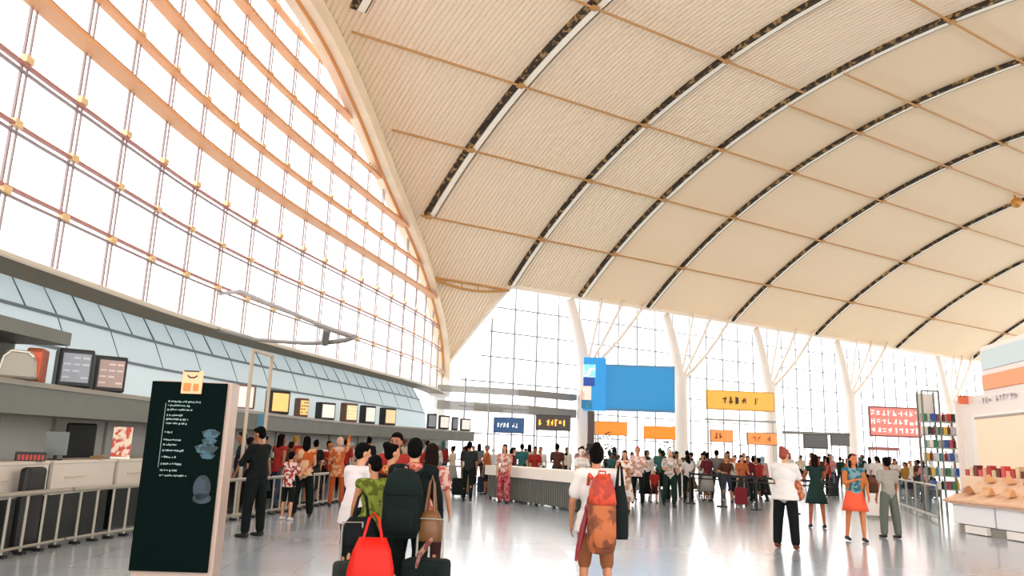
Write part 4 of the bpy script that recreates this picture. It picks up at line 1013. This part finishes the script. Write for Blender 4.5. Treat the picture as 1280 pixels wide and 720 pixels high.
r, J = person({'legs': ((2, 4, 2), (-2, 4, 0)), 'head': (150, -5)}, {'top': 'short', 'bottom': 'trousers', 'hair': 'short'},
              {'body': skinm(1), 'shirt': redc, 'trousers': black, 'hair': hairb}, gx(496, 10.0), radians(20), 1.68, .014, True)
tag(r, 'tall person in red shirt standing beyond the travellers in black', 'person')
def tote(loc, rz, w_, h, d_, mat, lab, hl=.25, name='tote_bag', hmat=None):
    r = empty(name, loc, rz); m = MB()
    m.rings([[V((w_ / 2 * a * cx, d_ / 2 * b * cy, h * z)) for cx, cy in ((-1, -.6), (-.7, -1), (.7, -1), (1, -.6), (1, .6), (.7, 1), (-.7, 1), (-1, .6))] for z, a, b in ((0, .9, .9), (.06, 1, 1), (.5, .98, 1.0), (.8, .8, .7), (1, .58, .35))])
    o = m.build('body', mat, r, smooth=True)
    for sd in (-1, 1): m = MB(); m.tube([(-w_ * .2, sd * d_ * .15, h * .97), (-w_ * .1, 0, h + hl * .8), (0, 0, h + hl), (w_ * .1, 0, h + hl * .8), (w_ * .2, sd * d_ * .15, h * .97)], .012, 8); m.build('handle', hmat or mat, r)
    return tag(r, lab, 'bag')
redbag = M('red_leather', '#c21505', .5, spec=.25)
tote(gx(474, 6.9) + V((0, 0, .24)), radians(8), .40, .52, .22, redbag, 'large bright red tote bag hanging beside the traveller in black', .2)
tote(gx(458, 7.4) + V((0, 0, .62)), radians(20), .34, .26, .2, K('bagblack', '#131a19'), 'bulky black shoulder bag beneath the lime vest', .22)
tote(gx(543, 7.3) + V((0, 0, .70)), radians(-20), .22, .27, .16, M('tan_leather', '#6b4521', .5), 'small tan leather handbag held by the rose-topped traveller', .3)
def suitcase(loc, rz, w_, h, d_, mat, lab, hmat=None, grp=None):
    r = empty('suitcase', loc, rz); m = MB(); m.box((0, 0, h / 2 + .05), (w_, d_, h)); m.build('shell', mat, r, bevel=.04)
    m = MB()
    for i in range(4): m.box((-w_ * .3 + i * w_ * .2, -d_ / 2 - .004, h / 2 + .05), (.02, .012, h * .8))
    m.build('ridges', mat, r)
    m = MB(); m.tube([(-w_ * .3, d_ * .3, h + .04), (-w_ * .3, d_ * .3, h + .38), (w_ * .3, d_ * .3, h + .38), (w_ * .3, d_ * .3, h + .04)], .011, 6); m.build('pull_handle', hmat or steel, r)
    for a in (-1, 1):
        for b in (-1, 1): m = MB(); m.tube([(a * w_ * .38 - .015, b * d_ * .36, .03), (a * w_ * .38 + .015, b * d_ * .36, .03)], .03, 10); m.build('wheel', dk, r)
    return tag(r, lab, 'suitcase', grp)
suitcase(gx(541, 7.15), radians(-12), .40, .52, .25, K('case_black', '#10201e'), 'black wheeled suitcase under the tan handbag')
suitcase(gx(449, 7.25), radians(15), .30, .46, .2, K('case_grey', '#3a423f'), 'dark grey wheeled suitcase beneath the black shoulder bag')
m = MB(); p = gx(532, 7.0) + V((0, 0, .62)); m.cap(p, p + V((.10, .02, .14)), .028, .022, 8); m.cap(p, p + V((-.02, 0, -.1)), .022, .018, 8); tag(link('luggage_strap', fuse(m, .012), None, K('plaid', '#b98a78', h2='#8c4a42', scale=30)), 'plaid cloth strap tied on the black suitcase handle', 'strap')

# woman with the orange backpack
WB = gx(746, 8.0)
r, J = person({'legs': ((4, 3, 4), (-6, 3, 2)), 'arms': ((2, 18, 20, 0), (8, 14, 25, 0)), 'head': (-5, -5), 'f': 1, 'fat': 1.08, 'loose': .025}, {'top': 'short', 'bottom': 'shorts', 'hair': 'bun', 'hem': .12},
              {'body': skinm(0), 'shirt': whitec, 'trousers': K('tan_shorts', '#b06a3e'), 'hair': hairb, 'shoe': K('sandal', '#7a4a30')}, WB, radians(0), 1.60, .011)
tag(r, 'person in white shirt seen from behind wearing an orange backpack', 'person')
packo = M('pack_orange', '#a8592c', .75, h2='#6e3618', scale=7)
backpack(gx(753, 7.66) + V((0, 0, .60)), radians(2), .27, .72, .20, packo, M('pack_red', '#c23c1b', .65, h2='#98290f', scale=9), 'tall orange and tan backpack worn over a white shirt')
tote(gx(775, 7.85) + V((0, 0, .72)), radians(10), .15, .5, .16, K('bagdark', '#15201f'), 'long black bag hanging beside the orange backpack', .22)
root = empty('umbrella', gx(722, 7.7) + V((0, 0, .52)), 0); root.rotation_euler = (0, radians(12), 0)
m = MB(); m.tube([(0, 0, 0), (0, 0, .1), (0, 0, .32), (0, 0, .5)], [.012, .025, .032, .02], 10); m.build('folded_cover', M('umbrella_red', '#7e1220', .5), root); m = MB(); m.cap((0, 0, .5), (0, 0, .6), .016, .022, 8); m.build('grip', M('umbrella_grip', '#5e1420', .4), root)
m = MB(); m.ell((0.02, 0, .5), (.05, .05, .055), 10); m.build('ruffle', M('umbrella_red', '#7e1220', .5), root, smooth=True)
tag(root, 'folded dark red umbrella held beside the white shirt', 'umbrella')

# right-hand figures
r, J = person({'legs': ((4, 7, 3), (-3, 6, 0)), 'arms': ((30, 8, 70, 35), (35, 8, 60, 30)), 'head': (-25, -12), 'fat': 1.15, 'f': 1, 'loose': .02}, {'top': 'short', 'bottom': 'trousers', 'hair': 'bun', 'wide': .02, 'hem': .1},
              {'body': skinm(2), 'shirt': whitec, 'trousers': K('ink', '#081210'), 'hair': hairred, 'shoe': K('sandal_red', '#8c4530')}, fl(984, 686), radians(-35), 1.70, .012, True)
tag(r, 'person in white top and wide black trousers with red-brown hair', 'person')
p = fl(984, 686); m = MB(); m.ell(p + V((.2, .1, 1.02)), (.15, .14, .17), 12); m.ell(p + V((.26, .1, .9)), (.12, .12, .1), 12); tag(link('shawl', fuse(m, .015), None, K('redorange', '#c9432a', h2='#ef9a6c', scale=14)), 'red-orange patterned shawl bundled in the arms of the white-topped person', 'shawl')
r, J = person({'legs': ((3, 5, 3), (-3, 5, 0)), 'arms': ((35, 15, 75, 30), (35, 15, 75, 30)), 'head': (0, 0), 'f': 1}, {'top': 'none', 'bottom': 'dress', 'len': .30, 'hair': 'long'},
              {'body': M('skin_sun', '#a3542a', .55), 'shirt': greenc, 'trousers': greenc, 'hair': hairbr, 'shoe': dk}, fl(1022, 660), radians(-8), 1.64, .012)
tag(r, 'person in short dark green dress with bare legs, seen from behind', 'person')
r, J = person({'legs': ((6, 4, 6), (-8, 3, 4)), 'arms': ((5, 16, 25, 5), (30, 12, 80, 40)), 'head': (10, 4), 'f': 1}, {'top': 'none', 'bottom': 'skirt', 'len': .27, 'hair': 'long'},
              {'body': M('skin_sun2', '#c2703f', .55), 'shirt': K('teal_top', '#3f7f92', h2='#8fb9bd', scale=12), 'trousers': coral, 'hair': hairbr, 'shoe': dk}, fl(1071, 677), radians(176), 1.66, .011, True)
H_, HR = J['H'], J['HR']
for sd in (-1, 1): m = MB(); m.ell(H_ + HR @ V((sd * .032, .075, .085)), (.028, .01, .018), 10, HR); m.build('sunglasses', M('glasses_red', '#c0392b', .2), r, smooth=True)
m = MB(); a_ = J['arms']
for s, e, w_, fd, sd in a_: m.cap(s, e, .058, .05, 10); m.cap(s + V((-sd * .03, 0, -.02)), J['P'] + V((sd * .13, .02, .12)), .06, .05, 10)
link('cardigan', fuse(m, .014), r, K('orange_cardi', '#f0904e'))
tag(r, 'person in teal top, orange cardigan and coral skirt facing the camera', 'person')
r, J = person({'legs': ((3, 4, 3), (-4, 4, 0)), 'head': (0, -5)}, {'top': 'short', 'bottom': 'trousers', 'hair': 'short', 'wide': .02},
              {'body': skinm(1), 'shirt': K('stone', '#b9b3a8'), 'trousers': K('sage', '#7d8378'), 'hair': hairb}, fl(1114, 673), radians(10), 1.62, .014)
tag(r, 'person in stone shirt and grey-green trousers behind the coral skirt', 'person')
backpack(gx(1088, 15.75) + V((0, 0, .92)), radians(180), .22, .3, .14, K('brownpack', '#5d3b28'), K('brownpack2', '#7a4a30'), 'small brown bag behind the coral-skirted person', False)

# people by the railing
r, J = person({'legs': ((4, 7, 3), (-4, 7, 0)), 'arms': ((25, 8, 60, 20), (20, 8, 50, 20)), 'head': (-5, -5), 'f': 1, 'fat': 1.1}, {'top': 'none', 'bottom': 'trousers', 'hair': 'long', 'wide': .02, 'hem': .05},
              {'body': skinm(2), 'shirt': K('orange_back', '#ea6a2c', h2='#f6c79a', scale=6), 'trousers': black, 'hair': hairb}, gx(384, 16.6), radians(15), 1.64, .014)
tag(r, 'person with long black hair and orange-backed top leaning by the railing', 'person')
r, J = person({'legs': ((4, 4, 3), (-4, 4, 0)), 'arms': ((35, 8, 60, 20), (20, 8, 50, 20)), 'head': (5, -8)}, {'top': 'short', 'bottom': 'shorts', 'hair': 'short', 'hem': .1},
              {'body': skinm(2), 'shirt': K('redwhite', '#cc4034', h2='#f3ded4', scale=12), 'trousers': black, 'hair': hairb, 'shoe': whitec}, gx(366, 15.9), radians(-15), 1.32, .014)
tag(r, 'short person in red and white patterned shirt between guard and orange-backed one', 'person')
r, J = person({'legs': ((3, 4, 3), (-3, 4, 0)), 'arms': ((10, 8, 15, 0), (120, 10, 30, 0)), 'head': (20, 0), 'f': 1}, {'top': 'long', 'bottom': 'trousers', 'hair': 'scarf', 'hem': .2},
              {'body': skinm(1), 'shirt': K('deep_orange', '#ee7430', h2='#f6b98a', scale=8), 'trousers': K('deep_orange2', '#d8612a'), 'hair': K('peach_scarf', '#f4c4ac')}, gx(425, 19.6), radians(10), 1.66, .014)
tag(r, 'person in long orange outfit and peach headscarf at the railing', 'person')
r, J = person({'legs': ((5, 4, 5), (-5, 4, 0)), 'head': (0, -5), 'f': 1}, {'top': 'short', 'bottom': 'trousers', 'hair': 'long', 'wide': .03},
              {'body': skinm(2), 'shirt': K('salmon', '#e98f7e', h2='#f6d4c4', scale=10), 'trousers': K('scarlet', '#cf4350', h2='#ee8a8a', scale=10), 'hair': hairbr}, fl(629, 629), radians(160), 1.64, .014, True)
tag(r, 'person in salmon top and loose scarlet trousers by the slatted counter', 'person')
r, J = person({'legs': ((8, 3, 6), (-10, 3, 4)), 'head': (0, -5)}, {'top': 'short', 'bottom': 'trousers', 'hair': 'short'},
              {'body': skinm(1), 'shirt': K('charcoal', '#2f3331'), 'trousers': K('ink', '#081210'), 'hair': hairb}, fl(584, 627), radians(-10), 1.68, .014)
tag(r, 'person in charcoal shirt and slim black trousers just before the railing end', 'person')
r, J = person({'legs': ((14, 3, 10), (-14, 3, 10)), 'arms': ((25, 20, 70, 30), (25, 20, 70, 30)), 'head': (0, 0), 'f': 1}, {'top': 'short', 'bottom': 'trousers', 'hair': 'bun', 'hem': .08},
              {'body': skinm(2), 'shirt': K('pink_pattern', '#eeb5a6', h2='#fbe8e0', scale=10), 'trousers': K('ink', '#081210'), 'hair': M('hair_redpink', '#a8404a', .6)}, fl(797, 632), radians(175), 1.72, .014, True)
tag(r, 'person in pale pink blouse and tight black trousers walking this way', 'person')
r, J = person({'legs': ((8, 3, 10), (-8, 3, 10)), 'head': (0, -15)}, {'top': 'short', 'bottom': 'shorts', 'hair': 'cap'},
              {'body': skinm(2), 'shirt': redc, 'trousers': K('dkred', '#6a2626'), 'hair': whitec}, fl(818, 629), radians(190), 1.05, .014)
tag(r, 'small child in red shirt and white cap in the open floor', 'person')
r, J = person({'legs': ((8, 3, 10), (-8, 3, 10)), 'arms': ((25, 12, 60, 20), (25, 12, 60, 20)), 'head': (0, -5), 'f': 1}, {'top': 'short', 'bottom': 'trousers', 'hair': 'scarf'},
              {'body': skinm(2), 'shirt': K('whitegrey', '#e8ddd8', h2='#b7a8a0', scale=8), 'trousers': K('pine', '#1c3a30'), 'hair': K('offwhite', '#e7d8cc')}, fl(837, 634), radians(185), 1.66, .014)
tag(r, 'person in off-white headscarf and dark green trousers in the open floor', 'person')
r, J = person({'legs': ((5, 3, 5), (-5, 3, 5)), 'arms': ((25, 12, 60, 20), (25, 12, 60, 20)), 'head': (0, -5), 'f': 1}, {'top': 'short', 'bottom': 'dress', 'len': .55, 'hair': 'long'},
              {'body': skinm(2), 'shirt': K('floral', '#e77a48', h2='#f6e6da', scale=9), 'trousers': K('floral2', '#e8b49c', h2='#faf0ea', scale=9), 'hair': hairbr}, gx(781, 21.0), radians(170), 1.58, .014)
tag(r, 'person in long floral orange and white dress beyond the orange backpack', 'person')
r, J = person({'legs': ((5, 3, 5), (-5, 3, 5)), 'arms': ((25, 12, 60, 20), (25, 12, 60, 20)), 'head': (0, -5), 'f': 1}, {'top': 'short', 'bottom': 'trousers', 'hair': 'scarf', 'hem': .2},
              {'body': skinm(2), 'shirt': K('bright_white', '#f3eeea'), 'trousers': whitec, 'hair': K('veil', '#efe6e0')}, gx(727, 22.6), radians(200), 1.58, .014, True)
tag(r, 'person veiled and dressed in white behind the podium', 'person')

# potted trees near the middle
def plant(loc, h, w_, lab, mat):
    r = empty('potted_plant', loc); m = MB(); m.rings([[V((q * cos(j * .52), q * sin(j * .52), z)) for j in range(12)] for z, q in ((0, .16), (.35, .22), (.36, .19), (.32, .18))]); m.build('pot', M('pot_dark', '#3c3a35', .6), r)
    m = MB(); m.tube([(0, 0, .3), (.02, 0, h * .6)], .03); m.build('stem', hairbr, r)
    m = MB(); rn_ = random.Random(int(h * 100))
    for i in range(260):
        a = rn_.uniform(0, 6.283); z = rn_.uniform(-1, 1); q = sqrt(1 - z * z) * rn_.uniform(.5, 1); p = V((w_ * q * cos(a), w_ * q * sin(a), h * .72 + z * h * .28)); d = V((cos(a), sin(a), rn_.uniform(-.3, .8))).normalized(); s_ = d.cross(V((0, 0, 1))).normalized() * .035
        e = p + d * .16; m.quad(p, (p + e) / 2 + s_, e, (p + e) / 2 - s_)
    m.build('leaves', mat, r, fix=False); return tag(r, lab, 'plant')
plant(gx(757, 26), 2.15, .42, 'dark green potted tree beneath the orange board nearest the picture column', M('leaf_dark', '#3b4b3c', .6, h2='#20301f', scale=5))
plant(gx(832, 27), 1.9, .35, 'brighter green potted tree beneath the orange board farther along', M('leaf_green', '#3f7a3c', .6, h2='#264f2c', scale=5))

# ------------------------------------------------------------------ the crowd
poses = [
    ({'legs': ((2, 4, 2), (-2, 4, 0))}, {'top': 'short', 'bottom': 'trousers', 'hair': 'short'}),
    ({'legs': ((14, 3, 8), (-14, 3, 12)), 'arms': ((-15, 8, 15, 0), (18, 8, 25, 0))}, {'top': 'long', 'bottom': 'trousers', 'hair': 'short'}),
    ({'legs': ((2, 4, 2), (-2, 4, 0)), 'arms': ((20, 8, 95, 30), (20, 8, 95, 30)), 'head': (0, -18), 'f': 1}, {'top': 'short', 'bottom': 'trousers', 'hair': 'long'}),
    ({'legs': ((2, 3, 2), (-2, 3, 0)), 'arms': ((10, 12, 70, 20), (5, 8, 10, 0)), 'f': 1}, {'top': 'short', 'bottom': 'skirt', 'len': .5, 'hair': 'bun'}),
    ({'legs': ((3, 3, 2), (-4, 3, 0)), 'f': 1, 'head': (20, 0)}, {'top': 'long', 'bottom': 'skirt', 'len': .72, 'hair': 'scarf', 'hem': .1}),
    ({'legs': ((3, 6, 2), (-3, 6, 0)), 'arms': ((30, 10, 80, 25), (0, 25, 70, 60)), 'head': (-15, 0)}, {'top': 'short', 'bottom': 'shorts', 'hair': 'cap'}),
    ({'legs': ((10, 3, 6), (-10, 3, 8)), 'arms': ((10, 8, 20, 0), (-10, 8, 15, 0)), 'f': 1, 'head': (-10, -5)}, {'top': 'none', 'bottom': 'trousers', 'hair': 'long', 'hem': .1}),
]
tops = [('white', '#ebe3dc'), ('red', '#c8352c'), ('pink', '#eb9c94'), ('black', '#1c1f1e'), ('navy', '#26344c'), ('grey', '#8d8c88'), ('orange', '#e77f45'), ('teal', '#3b7f80'), ('cream', '#efd9bd'), ('brown', '#6b4030'), ('dark green', '#2b4836'), ('wine', '#7d2a33'), ('mustard', '#c99a3c'), ('pale blue', '#a9c3d0')]
TW = [13, 8, 8, 9, 3, 4, 6, 2, 7, 5, 3, 4, 2, 3]
bots = [('black', '#14191a'), ('charcoal', '#3a3a3a'), ('denim', '#44566e'), ('khaki', '#a58f6c'), ('dark brown', '#33241c'), ('pale grey', '#b8b4ae')]
BW = [10, 6, 5, 2, 5, 2]
hairs = [('black', hairb), ('dark brown', hairbr), ('black', hairb)]
rn_ = random.Random(21)
protos = []
for ps, of in poses:
    r, J = person(ps, of, {'body': skinm(1), 'shirt': whitec, 'trousers': black, 'hair': hairb}, V((0, 0, 0)), 0, 1.68, .024)
    protos.append([r, of, False])
ZN = {
    'rail': 'behind the steel railing', 'gap': 'past the railing end', 'bar': 'behind the slatted counter', 'mid': 'under the blue screen boards',
    'belt': 'behind the belt posts', 'far': 'under the dark boards', 'red': 'beneath the pink-red sign'}
placed = [(-3.97, 13), (-1.05, 7.9), (.86, 7.8), (fl(629, 629).x, fl(629, 629).y), (fl(584, 627).x, fl(584, 627).y), (fl(797, 632).x, fl(797, 632).y), (fl(818, 629).x, fl(818, 629).y), (fl(837, 634).x, fl(837, 634).y), (gx(781, 21).x, 21), (gx(727, 22.6).x, 22.6),
          (gx(384, 16.6).x, 16.6), (gx(366, 15.9).x, 15.9), (gx(425, 19.6).x, 19.6), (gx(757, 26).x, 26), (gx(832, 27).x, 27)]
placed += LEGS
used_lab = set()
def barrier_clear(p):
    A = V((-.55, 24.6, 0)); B = V((1.86, 20.45, 0)); d = (B - A).normalized(); n = V((-d.y, d.x, 0)); n = n if n.y > 0 else -n; q = p - A; u_, v_ = q.dot(d), q.dot(n)
    return not (-.4 < u_ < (B - A).length + 1.3 and -.45 < v_ < 1.4)
RAILD = [tuple(on_rail(RL[-1] * i / 160)[0][:2]) for i in range(161)]
def add_crowd(zone, pts, faces, hh=(1.50, 1.74), sep=.7):
    k = 0
    for p in pts:
        if any((p.x - a) ** 2 + (p.y - b) ** 2 < sep ** 2 for a, b in placed) or not barrier_clear(p) or min(math.hypot(p.x - a, p.y - b) for a, b in RAILD) < .42: continue
        for tr in range(40):
            pi_ = rn_.randrange(len(protos)); tc = rn_.choices(tops, TW)[0]; bc = rn_.choices(bots, BW)[0]; hc = rn_.choice(hairs)
            of = protos[pi_][1]; bt_ = {'trousers': 'trousers', 'shorts': 'shorts', 'skirt': 'skirt'}[of['bottom']]
            hd = {'short': 'short %s hair' % hc[0], 'long': 'long %s hair' % hc[0], 'bun': '%s bun' % hc[0], 'scarf': 'headscarf', 'cap': 'cap'}[of['hair']]
            slv = {'short': 'short-sleeved', 'long': 'long-sleeved', 'none': 'sleeveless'}[of['top']]
            hcol = None
            if of['hair'] in ('scarf', 'cap'):
                hcol = rn_.choice(tops); hd = '%s %s' % (hcol[0], hd)
            lab = 'person in %s %s top, %s %s and %s %s' % (tc[0], slv, bc[0], bt_, hd, ZN[zone])
            if lab.count(' ') > 14: lab = 'person in %s top, %s %s and %s %s' % (tc[0], bc[0], bt_, hd, ZN[zone])
            if lab.count(' ') > 14: lab = 'person, %s top, %s %s, %s %s' % (tc[0], bc[0], bt_, hd, ZN[zone])
            if lab not in used_lab: break
        used_lab.add(lab); placed.append((p.x, p.y))
        pr = protos[pi_]; r = pr[0] if not pr[2] else copy_tree(pr[0]); pr[2] = True
        s = rn_.uniform(*hh) / 1.70; r.scale = (s, s, s); r.location = (p.x, p.y, 0); r.rotation_euler.z = radians(rn_.choice(faces) + rn_.uniform(-25, 25))
        for c in r.children:
            b = c.name.split('.')[0]
            mt = {'body': skinm(rn_.randrange(4)), 'shirt': K(tc[0].replace(' ', '_') + '_c', tc[1]), 'trousers': K(bc[0].replace(' ', '_') + '_b', bc[1]), 'shorts': K(bc[0].replace(' ', '_') + '_b', bc[1]), 'skirt': K(bc[0].replace(' ', '_') + '_b', bc[1]),
                  'hair': hc[1], 'cap': K((hcol or tc)[0].replace(' ', '_') + '_c', (hcol or tc)[1]), 'headscarf': K((hcol or tc)[0].replace(' ', '_') + '_c', (hcol or tc)[1])}.get(b)
            if mt: c.material_slots[0].material = mt
        tag(r, lab, 'person', 'people ' + ZN[zone]); k += 1
    return k
def zpx(x0, x1, D0, D1, n): return [gx(rn_.uniform(x0, x1), rn_.uniform(D0, D1)) for _ in range(n)]
P = []
for l in range(90):
    q, d = on_rail(rn_.uniform(9.5, RL[-1] - .3)); nn = V((-d.y, d.x, 0)); P.append(q + nn * rn_.uniform(.55, 1.3))
add_crowd('rail', P, (0, 20, -30, 90, 180), sep=.6)
add_crowd('gap', zpx(566, 648, 25.5, 35, 26), (0, 180, 90, -90))
add_crowd('bar', zpx(650, 735, 26, 36, 22), (0, 180, 160))
add_crowd('mid', zpx(752, 868, 24.5, 33, 36), (0, 180, 170, 90))
add_crowd('belt', zpx(872, 962, 26, 31.5, 60), (0, 20, 180, 160), sep=.62)
add_crowd('far', zpx(985, 1090, 33, 46, 22), (0, 180, 90), (1.55, 1.8))
add_crowd('red', zpx(1085, 1175, 31, 42, 32), (0, 180, 90), (1.5, 1.75))
for pr in protos:
    if not pr[2]:
        for c in list(pr[0].children): bpy.data.objects.remove(c)
        bpy.data.objects.remove(pr[0])
# luggage in the crowd
LB = [(575, 25.0, '#20262a', 'black', 'in front of the railing end'), (606, 27, '#3a4a5c', 'navy', 'beside the people past the railing end'), (771, 24.0, '#8d2f2c', 'dark red', 'beside the floral dress'), 
      (925, 25.2, '#b03a44', 'pink-red', 'by the belt posts'), (1040, 33, '#3b3d40', 'dark', 'on the far floor under the dark boards')]
for x, D, c, nm, w_ in LB:
    suitcase(gx(x, D), rn_.uniform(-.5, .5), .38, .52, .24, K('lug_' + nm.replace(' ', '_').replace('-', '_'), c), '%s wheeled suitcase %s' % (nm, w_), None, 'suitcases among the crowd')
